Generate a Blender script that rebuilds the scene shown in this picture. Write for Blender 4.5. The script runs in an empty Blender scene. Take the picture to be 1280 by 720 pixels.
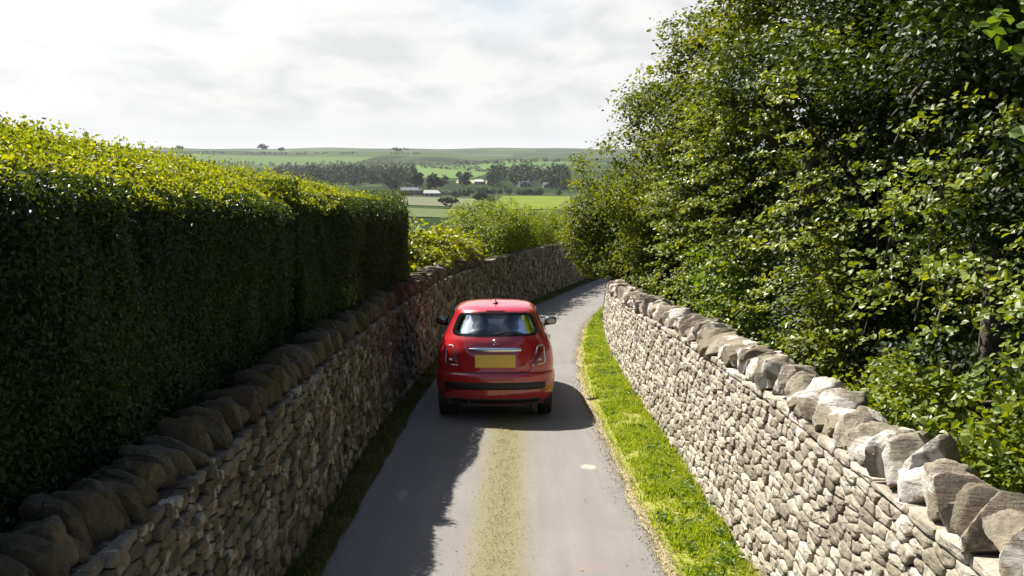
import bpy, math, random
import numpy as np
from mathutils import Vector, Matrix, noise as mnoise

R = np.random.default_rng(11)
random.seed(5)
SC = bpy.context.scene
COL = SC.collection
S = 0.0342                 # the lane falls away from the camera
EYE = 3.102
HAZE = 0.00005


def gz(y):
    return -S * y


# ------------------------------------------------------------------ helpers
def mesh_obj(name, V, loops, sizes, mats, parent=None, smooth=False, var=None, mi=None):
    V = np.asarray(V, np.float32).reshape(-1, 3)
    loops = np.asarray(loops, np.int32).ravel()
    sizes = np.asarray(sizes, np.int32).ravel()
    me = bpy.data.meshes.new(name)
    me.vertices.add(len(V)); me.vertices.foreach_set('co', V.ravel())
    me.loops.add(len(loops)); me.loops.foreach_set('vertex_index', loops)
    me.polygons.add(len(sizes))
    st = np.zeros(len(sizes), np.int32); st[1:] = np.cumsum(sizes)[:-1]
    me.polygons.foreach_set('loop_start', st)
    me.polygons.foreach_set('loop_total', sizes)
    if isinstance(smooth, np.ndarray):
        me.polygons.foreach_set('use_smooth', smooth.astype(bool))
    else:
        me.polygons.foreach_set('use_smooth', np.full(len(sizes), bool(smooth)))
    if mi is not None:
        me.polygons.foreach_set('material_index', np.asarray(mi, np.int32))
    if var is not None:
        var = np.asarray(var, np.float32)
        a = me.attributes.new('var', 'FLOAT', 'FACE' if len(var) == len(sizes) else 'POINT')
        a.data.foreach_set('value', var)
    me.update(calc_edges=True)
    me.validate()
    for m in (mats if isinstance(mats, (list, tuple)) else [mats]):
        me.materials.append(m)
    o = bpy.data.objects.new(name, me)
    COL.objects.link(o)
    if parent is not None:
        o.parent = parent
    return o


class MB:
    """collects shapes for one mesh"""
    def __init__(self):
        self.V = []; self.L = []; self.n = 0; self.S = []; self.sm = []; self.var = []

    def add(self, V, faces, smooth=False, var=0.5):
        V = np.asarray(V, float).reshape(-1, 3)
        for f in faces:
            self.L.extend([i + self.n for i in f]); self.S.append(len(f)); self.sm.append(smooth); self.var.append(var)
        self.V.append(V); self.n += len(V)

    def grid(self, P, smooth=True, close_u=False, close_v=False, flip=False, skip=None, var=0.5):
        P = np.asarray(P, float); nu, nv = P.shape[:2]
        F = []
        for i in range(nu if close_u else nu - 1):
            for j in range(nv if close_v else nv - 1):
                if skip is not None and skip(i, j):
                    continue
                a, b = i * nv + j, ((i + 1) % nu) * nv + j
                c, d = ((i + 1) % nu) * nv + (j + 1) % nv, i * nv + (j + 1) % nv
                F.append((a, d, c, b) if flip else (a, b, c, d))
        self.add(P.reshape(-1, 3), F, smooth, var)

    def box(self, c, h, rot=None, var=0.5):
        c = np.asarray(c, float); h = np.asarray(h, float)
        V = np.array([(x, y, z) for x in (-1, 1) for y in (-1, 1) for z in (-1, 1)], float) * h
        if rot is not None:
            V = V @ np.array(rot).T
        self.add(V + c, [(0, 1, 3, 2), (4, 6, 7, 5), (0, 4, 5, 1), (2, 3, 7, 6), (0, 2, 6, 4), (1, 5, 7, 3)], False, var)

    def tube(self, pts, rad, n=8, cap=True, var=0.5):
        pts = np.asarray(pts, float); rad = np.broadcast_to(np.asarray(rad, float), (len(pts),))
        P = []
        up = np.array([0.13, 0.21, 0.97])
        for i, p in enumerate(pts):
            t = pts[min(i + 1, len(pts) - 1)] - pts[max(i - 1, 0)]
            t = t / (np.linalg.norm(t) + 1e-9)
            a = np.cross(t, up)
            if np.linalg.norm(a) < 1e-3:
                a = np.cross(t, [1, 0, 0])
            a /= np.linalg.norm(a); b = np.cross(t, a)
            an = np.linspace(0, 2 * np.pi, n, endpoint=False)
            P.append(p + rad[i] * (np.cos(an)[:, None] * a + np.sin(an)[:, None] * b))
        self.grid(np.array(P), True, close_v=True, var=var)
        if cap:
            self.add(P[0], [tuple(range(n))], False, var); self.add(P[-1], [tuple(range(n))[::-1]], False, var)

    def lathe_x(self, prof, c, n=40):
        """profile of (x offset, radius) turned about an axle along X"""
        an = np.linspace(0, 2 * np.pi, n, endpoint=False)
        P = np.array([[(c[0] + x, c[1] + r * math.cos(a), c[2] + r * math.sin(a)) for a in an] for x, r in prof])
        self.grid(P, True, close_v=True)

    def ball(self, c, r, nu=10, nv=16, e=1.0):
        c = np.asarray(c, float); r = np.broadcast_to(np.asarray(r, float), (3,))
        P = []
        sp = lambda v: math.copysign(abs(v) ** e, v)
        for i in range(nu + 1):
            t = -math.pi / 2 + math.pi * i / nu
            P.append([(c[0] + r[0] * sp(math.cos(t)) * sp(math.cos(a)), c[1] + r[1] * sp(math.cos(t)) * sp(math.sin(a)), c[2] + r[2] * sp(math.sin(t)))
                      for a in np.linspace(0, 2 * math.pi, nv, endpoint=False)])
        self.grid(np.array(P), True, close_v=True)

    def build(self, name, mats, parent=None):
        return mesh_obj(name, np.concatenate(self.V), self.L, self.S, mats, parent, np.array(self.sm), np.array(self.var))


def tag(o, label=None, cat=None, group=None, kind=None):
    if label: o['label'] = label
    if cat: o['category'] = cat
    if group: o['group'] = group
    if kind: o['kind'] = kind
    return o


def empty(name, loc=(0, 0, 0), rot=(0, 0, 0)):
    o = bpy.data.objects.new(name, None)
    o.empty_display_size = 0.2
    o.location = loc; o.rotation_euler = rot
    COL.objects.link(o)
    return o


# ------------------------------------------------------------------ materials
def nmat(name):
    m = bpy.data.materials.new(name); m.use_nodes = True
    nt = m.node_tree
    b = nt.nodes['Principled BSDF']
    return m, nt, b


def N(nt, t, **kw):
    n = nt.nodes.new(t)
    for k, v in kw.items():
        if k in n.inputs: n.inputs[k].default_value = v
        else: setattr(n, k, v)
    return n


def ramp(nt, stops, fac=None, interp='LINEAR'):
    r = nt.nodes.new('ShaderNodeValToRGB'); r.color_ramp.interpolation = interp
    el = r.color_ramp.elements
    while len(el) < len(stops): el.new(0.5)
    for e, (p, c) in zip(el, stops):
        e.position = p
        e.color = (c, c, c, 1) if isinstance(c, (int, float)) else (*c, 1)
    if fac is not None: nt.links.new(fac, r.inputs['Fac'])
    return r


def mixc(nt, fac, a, b, mode='MIX'):
    m = nt.nodes.new('ShaderNodeMix'); m.data_type = 'RGBA'; m.blend_type = mode
    for s, v in ((0, fac), (6, a), (7, b)):
        if hasattr(v, 'node'): nt.links.new(v, m.inputs[s])
        elif isinstance(v, (int, float)): m.inputs[s].default_value = v
        else: m.inputs[s].default_value = (*v, 1)
    return m.outputs[2]


def noise(nt, scale, detail=4, rough=0.6, vec=None, dist=0.0):
    n = N(nt, 'ShaderNodeTexNoise', Scale=scale, Detail=detail, Roughness=rough, Distortion=dist)
    if vec is not None: nt.links.new(vec, n.inputs['Vector'])
    return n.outputs['Fac']


def texco(nt):
    return nt.nodes.new('ShaderNodeTexCoord').outputs['Object']


def attr(nt, name='var'):
    a = nt.nodes.new('ShaderNodeAttribute'); a.attribute_name = name
    return a.outputs['Fac']


def bump(nt, b, h, strength=0.5, dist=0.02):
    bp = N(nt, 'ShaderNodeBump', Strength=strength, Distance=dist)
    nt.links.new(h, bp.inputs['Height']); nt.links.new(bp.outputs[0], b.inputs['Normal'])
    return bp


def simple(name, col, rough=0.6, metal=0.0, spec=0.5, coat=0.0):
    m, nt, b = nmat(name)
    b.inputs['Base Color'].default_value = (*col, 1); b.inputs['Roughness'].default_value = rough
    b.inputs['Metallic'].default_value = metal; b.inputs['Specular IOR Level'].default_value = spec
    b.inputs['Coat Weight'].default_value = coat; b.inputs['Coat Roughness'].default_value = 0.04
    return m


def leafmat(name, stops, rough=0.42, trans=0.45, spec=0.4, tint=(1.25, 1.15, 0.35)):
    m, nt, b = nmat(name)
    c = ramp(nt, stops, attr(nt)).outputs[0]
    nt.links.new(c, b.inputs['Base Color'])
    b.inputs['Roughness'].default_value = rough; b.inputs['Specular IOR Level'].default_value = spec
    tr = nt.nodes.new('ShaderNodeBsdfTranslucent')
    nt.links.new(mixc(nt, 1.0, c, tint, 'MULTIPLY'), tr.inputs['Color'])
    mx = N(nt, 'ShaderNodeMixShader', Fac=trans)
    nt.links.new(b.outputs[0], mx.inputs[1]); nt.links.new(tr.outputs[0], mx.inputs[2])
    nt.links.new(mx.outputs[0], nt.nodes['Material Output'].inputs['Surface'])
    return m


def stonemat(name, stops, lichen=0.3, lcol=(0.55, 0.53, 0.48), moss=0.3, bscale=1.0, lscale=4.0):
    m, nt, b = nmat(name)
    co = texco(nt)
    base = ramp(nt, stops, attr(nt)).outputs[0]
    n1 = noise(nt, 9, 6, 0.65, co)
    base = mixc(nt, 0.75, base, ramp(nt, [(0.3, 0.55), (0.7, 1.25)], n1).outputs[0], 'MULTIPLY')
    n2 = noise(nt, 48, 4, 0.7, co)
    base = mixc(nt, 0.7, base, ramp(nt, [(0.35, 0.6), (0.65, 1.2)], n2).outputs[0], 'MULTIPLY')
    ms = ramp(nt, [(0.52, 0.0), (0.66, moss)], noise(nt, 2.3, 5, 0.6, co)).outputs[0]
    base = mixc(nt, ms, base, (0.075, 0.085, 0.03))
    if lichen > 0:
        ls = ramp(nt, [(0.60 - 0.1 * lichen, 0.0), (0.64 - 0.1 * lichen, 1.0)], noise(nt, lscale, 3, 0.55, co, 0.4)).outputs[0]
        base = mixc(nt, ls, base, lcol)
    nt.links.new(base, b.inputs['Base Color'])
    b.inputs['Roughness'].default_value = 0.88; b.inputs['Specular IOR Level'].default_value = 0.25
    bd = N(nt, 'ShaderNodeMapping'); nt.links.new(co, bd.inputs[0]); bd.inputs['Scale'].default_value = (5, 5, 46); bd.inputs['Rotation'].default_value = (0.25, 0.3, 0)
    nb = noise(nt, 1.0, 4, 0.6, bd.outputs[0], 0.6)
    h0 = nt.nodes.new('ShaderNodeMath'); h0.operation = 'ADD'
    nt.links.new(noise(nt, 22 * bscale, 8, 0.75, co), h0.inputs[0]); nt.links.new(n1, h0.inputs[1])
    h = N(nt, 'ShaderNodeMath', operation='MULTIPLY_ADD'); nt.links.new(nb, h.inputs[0]); h.inputs[1].default_value = 0.7; nt.links.new(h0.outputs[0], h.inputs[2])
    bump(nt, b, h.outputs[0], 0.7, 0.02)
    return m


M = {}
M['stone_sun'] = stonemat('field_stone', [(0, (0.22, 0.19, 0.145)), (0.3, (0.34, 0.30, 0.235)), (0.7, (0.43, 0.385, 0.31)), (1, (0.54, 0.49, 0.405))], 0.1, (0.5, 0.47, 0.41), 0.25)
M['stone_shade'] = stonemat('shade_toned_field_stone', [(0, (0.12, 0.10, 0.072)), (0.4, (0.18, 0.15, 0.112)), (0.75, (0.235, 0.20, 0.152)), (1, (0.31, 0.275, 0.22))], 0.1, (0.4, 0.37, 0.31), 0.6)  # field stone darkened, the left wall's shade put into its colour
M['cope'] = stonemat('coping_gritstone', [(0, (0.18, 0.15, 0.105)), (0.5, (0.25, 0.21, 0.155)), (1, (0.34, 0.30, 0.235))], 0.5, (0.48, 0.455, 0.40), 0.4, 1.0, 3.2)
M['cope_dark'] = stonemat('dark_gritstone', [(0, (0.08, 0.068, 0.048)), (0.5, (0.12, 0.10, 0.073)), (1, (0.175, 0.15, 0.112))], -0.05, (0.62, 0.6, 0.56), 0.6, 1.0, 2.6)  # darker gritstone for the left coping
M['fill'] = simple('earth_fill', (0.045, 0.036, 0.027), 0.95)

m, nt, b = nmat('bark'); co = texco(nt)
nt.links.new(ramp(nt, [(0.3, (0.05, 0.04, 0.03)), (0.7, (0.14, 0.115, 0.085))], noise(nt, 14, 6, 0.7, co)).outputs[0], b.inputs['Base Color'])
b.inputs['Roughness'].default_value = 0.9; bump(nt, b, noise(nt, 30, 5, 0.7, co), 0.7, 0.02); M['bark'] = m
M['twig'] = simple('twigs', (0.022, 0.024, 0.01), 0.95)

M['privet'] = leafmat('privet_leaf', [(0, (0.018, 0.038, 0.009)), (0.5, (0.033, 0.066, 0.013)), (0.85, (0.06, 0.10, 0.017)), (1, (0.12, 0.155, 0.02))], 0.4, 0.42, 0.45, (2.0, 1.5, 0.3))  # dark older leaves, lowered further to deepen the hedge face's shade
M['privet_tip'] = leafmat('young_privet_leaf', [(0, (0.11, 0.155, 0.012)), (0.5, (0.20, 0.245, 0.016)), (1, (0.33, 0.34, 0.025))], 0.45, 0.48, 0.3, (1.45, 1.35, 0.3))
M['sycamore'] = leafmat('tree_leaf', [(0, (0.016, 0.030, 0.007)), (0.35, (0.030, 0.054, 0.011)), (0.7, (0.06, 0.098, 0.016)), (1, (0.12, 0.16, 0.02))], 0.5, 0.25, 0.25, (1.75, 1.45, 0.22))
M['spray'] = leafmat('outer_tree_leaf', [(0, (0.07, 0.115, 0.014)), (0.5, (0.14, 0.195, 0.024)), (1, (0.25, 0.30, 0.045))], 0.42, 0.4, 0.4, (1.6, 1.4, 0.25))
M['thorn'] = leafmat('pale_tree_leaf', [(0, (0.03, 0.052, 0.009)), (0.35, (0.07, 0.108, 0.015)), (0.65, (0.14, 0.18, 0.02)), (1, (0.20, 0.235, 0.026))], 0.52, 0.45, 0.28, (1.75, 1.45, 0.22))
M['shrub'] = leafmat('shrub_leaf', [(0, (0.055, 0.11, 0.015)), (0.5, (0.10, 0.17, 0.022)), (1, (0.17, 0.235, 0.03))], 0.4, 0.48, 0.4, (1.4, 1.3, 0.3))
M['bush'] = leafmat('bush_leaf', [(0, (0.075, 0.125, 0.014)), (0.5, (0.15, 0.205, 0.02)), (1, (0.26, 0.30, 0.03))], 0.5, 0.48, 0.3, (1.5, 1.35, 0.25))
M['golden'] = leafmat('golden_leaf', [(0, (0.12, 0.165, 0.012)), (0.5, (0.22, 0.25, 0.016)), (1, (0.33, 0.33, 0.02))], 0.45, 0.5, 0.4, (1.4, 1.3, 0.25))
M['grass'] = leafmat('grass_blade', [(0, (0.17, 0.24, 0.016)), (0.55, (0.27, 0.345, 0.022)), (0.8, (0.35, 0.40, 0.035)), (0.93, (0.42, 0.36, 0.14)), (1, (0.46, 0.40, 0.2))], 0.5, 0.45, 0.3, (1.3, 1.25, 0.25))
M['straw'] = leafmat('dry_grass', [(0, (0.30, 0.25, 0.13)), (0.6, (0.42, 0.36, 0.21)), (1, (0.22, 0.23, 0.06))], 0.7, 0.3, 0.2, (1, 1, 0.8))
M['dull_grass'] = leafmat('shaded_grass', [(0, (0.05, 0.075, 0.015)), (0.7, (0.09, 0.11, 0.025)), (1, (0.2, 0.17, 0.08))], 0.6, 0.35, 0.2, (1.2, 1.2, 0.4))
M['moss'] = leafmat('moss_tuft', [(0, (0.13, 0.145, 0.04)), (0.5, (0.22, 0.21, 0.085)), (1, (0.34, 0.30, 0.18))], 0.7, 0.3, 0.2, (1.1, 1.1, 0.6))
M['far_leaf'] = leafmat('woodland_leaf', [(0, (0.014, 0.028, 0.012)), (0.5, (0.028, 0.047, 0.017)), (1, (0.05, 0.072, 0.022))], 0.7, 0.15, 0.2, (1.2, 1.2, 0.5))
M['valerian'] = simple('red_petal', (0.46, 0.03, 0.06), 0.6)

# ------------------------------------------------------------------ lane lines (x as a function of y)
def pl(ys, xs):
    # smooth interpolation through the points
    ys = np.array(ys, float); xs = np.array(xs, float)
    t = np.linspace(ys[0], ys[-1], 400)
    v = np.interp(t, ys, xs)
    k = np.hanning(31); k /= k.sum()
    pad = np.concatenate([np.full(15, v[0]) - (v[1] - v[0]) * np.arange(15, 0, -1), v, np.full(15, v[-1]) + (v[-1] - v[-2]) * np.arange(1, 16)])
    w = np.convolve(pad, k, 'valid')
    return lambda y: np.interp(y, t, w)


LWALL = pl([-4, 4, 8, 12, 15, 18, 20.8, 24, 28.2, 33, 38.3, 44, 49], [-1.9, -1.86, -1.80, -1.77, -1.65, -1.46, -1.26, -0.72, 0.33, 1.62, 3.17, 5.2, 7.3])
RWALL = pl([-4, 8, 12, 15.7, 19, 21, 25.3, 28, 31, 36, 42], [1.95, 1.94, 1.91, 1.85, 1.86, 1.92, 2.2, 2.7, 3.45, 5.0, 7.3])
LROAD = pl([-4, 8, 12, 15, 18, 21, 24, 28.2, 33, 38.3, 44, 49], [-1.62, -1.58, -1.48, -1.42, -1.22, -1.0, -0.45, 0.62, 1.95, 3.5, 5.5, 7.6])
RROAD = pl([-4, 8, 12, 15.2, 18, 20, 23.5, 27, 31, 36, 42, 49], [1.32, 1.26, 1.14, 1.10, 1.16, 1.28, 1.62, 2.3, 3.3, 4.85, 7.1, 10.2])

# ------------------------------------------------------------------ terrain
PD = [50, 60, 120, 200, 300, 450, 650, 900, 1200, 1600, 2000, 2400, 2800, 3100, 3800, 5000, 5600, 9000]
PT = [-0.0962, -0.0945, -0.09, -0.084, -0.075, -0.057, -0.044, -0.0345, -0.0255, -0.0155, -0.0072, -0.001, 0.0045, 0.0035, 0.001, 0.0075, 0.006, -0.004]


def tz(x, y):
    x = np.asarray(x, float); y = np.asarray(y, float)
    d = np.maximum(y, 1e-3)
    t = np.interp(d, PD, PT)
    az = x / d
    low = np.clip((az + 0.085) / 0.06, 0, 1); low = low * low * (3 - 2 * low)
    t = t - 0.0055 * low * np.clip((d - 1900) / 600, 0, 1) * np.clip((3900 - d) / 600, 0, 1)
    t = t + np.clip((d - 500) / 600, 0, 1) * (0.3 + 0.7 * np.clip((2500 - d) / 500, 0, 1)) * 0.0018 * (np.sin(x / 140 + 1.3) + 0.6 * np.sin(x / 61 + y / 310))
    z = EYE + d * t
    return np.where(y <= 50, gz(y) - 0.03, z)


ys = np.concatenate([np.linspace(-60, 50, 23), np.geomspace(54, 9000, 130)])
us = np.linspace(-1, 1, 141)
Y, U = np.meshgrid(ys, us, indexing='ij')
X = U * (45 + 0.75 * np.maximum(Y, 0)) * (0.6 + 0.4 * U * U)
Z = tz(X, Y)
P = np.stack([X, Y, Z], -1)

m, nt, b = nmat('meadow_ground'); co = texco(nt)
mp = N(nt, 'ShaderNodeMapping'); nt.links.new(co, mp.inputs[0]); mp.inputs['Scale'].default_value = (1 / 210, 1 / 330, 0); mp.inputs['Rotation'].default_value = (0, 0, 0.35)
vo = N(nt, 'ShaderNodeTexVoronoi', Scale=1.0, Randomness=0.85); nt.links.new(mp.outputs[0], vo.inputs['Vector'])
sx = nt.nodes.new('ShaderNodeSeparateColor'); nt.links.new(vo.outputs['Color'], sx.inputs[0])
fc = ramp(nt, [(0, (0.025, 0.040, 0.017)), (0.35, (0.038, 0.058, 0.023)), (0.6, (0.056, 0.082, 0.030)), (0.8, (0.047, 0.060, 0.028)), (1, (0.092, 0.098, 0.05))], sx.outputs[0], 'CONSTANT').outputs[0]
fc = mixc(nt, 0.5, fc, ramp(nt, [(0.3, 0.7), (0.7, 1.25)], noise(nt, 0.02, 5, 0.6, co)).outputs[0], 'MULTIPLY')
nt.links.new(fc, b.inputs['Base Color']); b.inputs['Roughness'].default_value = 1.0; b.inputs['Specular IOR Level'].default_value = 0.0
M['terrain'] = m
t = MB(); t.grid(P, True, flip=True)
tag(t.build('terrain', m), kind='structure')


def field(name, poly, col, dz=0.35):
    """a draped field, corners given as (x, y) in metres"""
    p = [np.array(q, float) for q in poly]
    n = 14
    G = []
    for i in range(n + 1):
        a = p[0] + (p[3] - p[0]) * i / n; c = p[1] + (p[2] - p[1]) * i / n
        G.append([a + (c - a) * j / n for j in range(n + 1)])
    G = np.array(G)
    Zf = tz(G[..., 0], G[..., 1]) + dz
    mm, nt, b = nmat(name + '_grass')
    co = texco(nt)
    c = mixc(nt, 0.5, col, ramp(nt, [(0.3, 0.75), (0.7, 1.25)], noise(nt, 0.06, 6, 0.7, co)).outputs[0], 'MULTIPLY')
    nt.links.new(c, b.inputs['Base Color']); b.inputs['Roughness'].default_value = 1.0; b.inputs['Specular IOR Level'].default_value = 0.0
    mb = MB(); mb.grid(np.concatenate([G, Zf[..., None]], -1), True, flip=True)
    return tag(mb.build(name, mm), kind='structure')


def ad(px, d):   # where the bearing of picture column px stands at distance d
    return ((px - 640) / 1300 * d, d)


field('field', [ad(612, 540), ad(712, 540), ad(712, 770), ad(628, 770)], (0.13, 0.168, 0.03))
field('field', [ad(478, 1380), ad(585, 1300), ad(640, 1900), ad(480, 1950)], (0.10, 0.16, 0.05))
field('field', [ad(600, 1640), ad(690, 1560), ad(720, 1950), ad(600, 2150)], (0.08, 0.13, 0.048))
field('field', [ad(625, 2180), ad(720, 2060), ad(720, 2330), ad(640, 2400)], (0.15, 0.185, 0.06))
field('field', [ad(220, 2080), ad(440, 2020), ad(470, 2420), ad(220, 2560)], (0.085, 0.125, 0.045))
field('field', [ad(570, 1120), ad(618, 1120), ad(622, 1250), ad(572, 1250)], (0.26, 0.26, 0.13))
field('field', [ad(505, 600), ad(600, 560), ad(605, 700), ad(505, 760)], (0.13, 0.14, 0.09))
field('field', [ad(505, 440), ad(560, 430), ad(600, 520), ad(505, 560)], (0.10, 0.12, 0.055))

# ------------------------------------------------------------------ road, verges
m, nt, b = nmat('worn_asphalt'); co = texco(nt)
g = noise(nt, 150, 3, 0.6, co)
c = mixc(nt, noise(nt, 0.9, 5, 0.6, co), (0.150, 0.142, 0.138), (0.205, 0.195, 0.185))
c = mixc(nt, 0.6, c, ramp(nt, [(0.35, 0.62), (0.65, 1.35)], g).outputs[0], 'MULTIPLY')
st = nt.nodes.new('ShaderNodeMapping'); nt.links.new(co, st.inputs[0]); st.inputs['Scale'].default_value = (6, 0.5, 1)
c = mixc(nt, 0.35, c, ramp(nt, [(0.35, 0.75), (0.7, 1.15)], noise(nt, 1.0, 4, 0.6, st.outputs[0])).outputs[0], 'MULTIPLY')


def spot(c, x, y, rx, ry, col, amt, nscale=9):
    mp = N(nt, 'ShaderNodeMapping'); nt.links.new(co, mp.inputs[0])
    mp.inputs['Location'].default_value = (-x / rx, -y / ry, 0); mp.inputs['Scale'].default_value = (1 / rx, 1 / ry, 0)
    ln = N(nt, 'ShaderNodeVectorMath', operation='LENGTH'); nt.links.new(mp.outputs[0], ln.inputs[0])
    ad_ = N(nt, 'ShaderNodeMath', operation='MULTIPLY_ADD'); nt.links.new(noise(nt, nscale, 4, 0.7, co), ad_.inputs[0]); ad_.inputs[1].default_value = 1.1
    nt.links.new(ln.outputs['Value'], ad_.inputs[2])
    f = ramp(nt, [(0.0, amt), (0.62, amt), (0.8, 0.0)], None)
    sc = N(nt, 'ShaderNodeMath', operation='MULTIPLY'); sc.inputs[1].default_value = 0.55
    nt.links.new(ad_.outputs[0], sc.inputs[0]); nt.links.new(sc.outputs[0], f.inputs['Fac'])
    return mixc(nt, f.outputs[0], c, col)


c = mixc(nt, ramp(nt, [(0.55, 0.0), (0.62, 0.35)], noise(nt, 0.55, 5, 0.62, co)).outputs[0], c, (0.125, 0.12, 0.115))
c = spot(c, 0.86, 11.4, 0.12, 0.13, (0.45, 0.41, 0.32), 0.6, 16)
c = spot(c, 0.62, 8.25, 0.22, 0.16, (0.25, 0.15, 0.13), 0.2, 30)
c = spot(c, -1.12, 10.3, 0.06, 0.26, (0.3, 0.29, 0.27), 0.5)
c = spot(c, 0.35, 7.2, 0.3, 0.12, (0.28, 0.18, 0.15), 0.25, 26)
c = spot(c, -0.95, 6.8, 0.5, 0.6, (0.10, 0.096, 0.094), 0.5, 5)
# moss and grit gathered along the middle, thinning to both sides
sp_ = nt.nodes.new('ShaderNodeSeparateXYZ'); nt.links.new(co, sp_.inputs[0])
lin = N(nt, 'ShaderNodeMath', operation='MULTIPLY_ADD'); nt.links.new(sp_.outputs[1], lin.inputs[0]); lin.inputs[1].default_value = -0.0125; lin.inputs[2].default_value = 0.225
off_ = N(nt, 'ShaderNodeMath', operation='ADD'); nt.links.new(sp_.outputs[0], off_.inputs[0]); nt.links.new(lin.outputs[0], off_.inputs[1])
ab = N(nt, 'ShaderNodeMath', operation='ABSOLUTE'); nt.links.new(off_.outputs[0], ab.inputs[0])
wv = N(nt, 'ShaderNodeMath', operation='MULTIPLY_ADD'); nt.links.new(noise(nt, 38, 8, 0.85, co), wv.inputs[0]); wv.inputs[1].default_value = 0.46; nt.links.new(ab.outputs[0], wv.inputs[2])
wv2 = N(nt, 'ShaderNodeMath', operation='MULTIPLY_ADD'); nt.links.new(noise(nt, 6.0, 5, 0.65, co), wv2.inputs[0]); wv2.inputs[1].default_value = 0.16; nt.links.new(wv.outputs[0], wv2.inputs[2])
mk = ramp(nt, [(0.44, 0.85), (0.66, 0.0)], wv2.outputs[0]).outputs[0]
mcol = ramp(nt, [(0.3, (0.13, 0.12, 0.042)), (0.7, (0.20, 0.18, 0.085))], noise(nt, 30, 6, 0.75, co)).outputs[0]
c = mixc(nt, mk, c, mcol)
nt.links.new(c, b.inputs['Base Color']); b.inputs['Roughness'].default_value = 0.85; b.inputs['Specular IOR Level'].default_value = 0.3
bump(nt, b, g, 0.5, 0.006)
M['road'] = m
yy = np.linspace(-4, 49, 240)
P = []
for y in yy:
    xl, xr = float(LROAD(y)) - 0.14, float(RROAD(y)) + 0.16
    row = []
    for u in np.linspace(0, 1, 13):
        row.append((xl + (xr - xl) * u, y, gz(y) + 0.02 * (1 - (2 * u - 1) ** 2)))
    P.append(row)
mb = MB(); mb.grid(np.array(P), True, flip=True)
tag(mb.build('road', m), kind='structure')


def soil(name, c1, c2, sc=14, b_=0.02):
    m, nt, b = nmat(name); co = texco(nt)
    n = noise(nt, sc, 6, 0.7, co)
    nt.links.new(ramp(nt, [(0.35, c1), (0.65, c2)], n).outputs[0], b.inputs['Base Color'])
    b.inputs['Roughness'].default_value = 1.0; b.inputs['Specular IOR Level'].default_value = 0.1
    bump(nt, b, noise(nt, sc * 4, 4, 0.7, co), 0.8, b_)
    return m


def strip(name, fl, fr, y0, y1, mat, dz, hump=0.0, n=160, jag=0.0):
    P = []
    for i, y in enumerate(np.linspace(y0, y1, n)):
        xl, xr = float(fl(y)), float(fr(y))
        if jag:
            xl += jag * mnoise.noise((y * 2.1, 3.3, 0)) + 0.5 * jag * mnoise.noise((y * 7, 9.3, 0))
            xr += jag * mnoise.noise((y * 2.3, 7.7, 0)) + 0.5 * jag * mnoise.noise((y * 7, 1.3, 0))
        P.append([(xl + (xr - xl) * u, y, gz(y) + dz + hump * math.sin(math.pi * min(1, u * 1.0)) * (0.8 + 0.4 * mnoise.noise((u * 2, y * 1.5, 2)))) for u in np.linspace(0, 1, 9)])
    mb = MB(); mb.grid(np.array(P), True, flip=True)
    return tag(mb.build(name, mat), kind='structure')


M['verge_soil'] = soil('verge_soil', (0.18, 0.20, 0.03), (0.32, 0.31, 0.09))
M['edge_grit'] = soil('edge_grit', (0.27, 0.22, 0.13), (0.45, 0.38, 0.25), 24)
M['moss_grit'] = soil('moss_grit', (0.17, 0.16, 0.055), (0.29, 0.25, 0.13), 20)
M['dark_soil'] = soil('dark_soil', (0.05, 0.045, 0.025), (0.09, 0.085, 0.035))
strip('verge', lambda y: RROAD(y) + 0.02, lambda y: RWALL(y) + 0.1, -4, 41, M['verge_soil'], 0.024, 0.06, jag=0.03)
strip('roadside_grit', lambda y: RROAD(y) + 0.01, lambda y: RROAD(y) + 0.10, -4, 41, M['edge_grit'], 0.026, 0.012, jag=0.12)
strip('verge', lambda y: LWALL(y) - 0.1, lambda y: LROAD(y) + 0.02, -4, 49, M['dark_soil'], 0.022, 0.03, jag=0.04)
CL = lambda y: np.interp(y, [-4, 8, 13, 20], [-0.55, -0.45, -0.34, -0.12])
CR = lambda y: np.interp(y, [-4, 8, 13, 20], [0.22, 0.19, 0.2, 0.34])


# ------------------------------------------------------------------ leaves and blades
def leaves(name, P, Nn, size, mat, parent=None, var=None, aspect=0.55, fold=0.25, kind=None):
    n = len(P)
    Nn = Nn / (np.linalg.norm(Nn, axis=1, keepdims=True) + 1e-9)
    rv = R.normal(size=(n, 3))
    T = np.cross(Nn, rv); T /= np.linalg.norm(T, axis=1, keepdims=True) + 1e-9
    B = np.cross(Nn, T)
    L = np.broadcast_to(np.asarray(size, float), (n,))[:, None]
    w = L * aspect * 0.5
    V = np.empty((n, 6, 3))
    V[:, 0] = P - T * L * 0.5
    V[:, 1] = P - T * L * 0.12 + B * w + Nn * w * fold
    V[:, 2] = P + T * L * 0.24 + B * w * 0.8 + Nn * w * fold * 0.8
    V[:, 3] = P + T * L * 0.5 - Nn * L * 0.08
    V[:, 4] = P + T * L * 0.24 - B * w * 0.8 + Nn * w * fold * 0.8
    V[:, 5] = P - T * L * 0.12 - B * w + Nn * w * fold
    base = (np.arange(n) * 6)[:, None]
    F = np.concatenate([base + np.array([[0, 1, 2, 3]]), base + np.array([[0, 3, 4, 5]])], 1)
    if var is None:
        var = R.random(n)
    o = mesh_obj(name, V.reshape(-1, 3), F.ravel(), np.full(2 * n, 4), mat, parent, False, np.repeat(np.clip(var, 0, 1), 2))
    if kind: o['kind'] = kind
    return o


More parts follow.
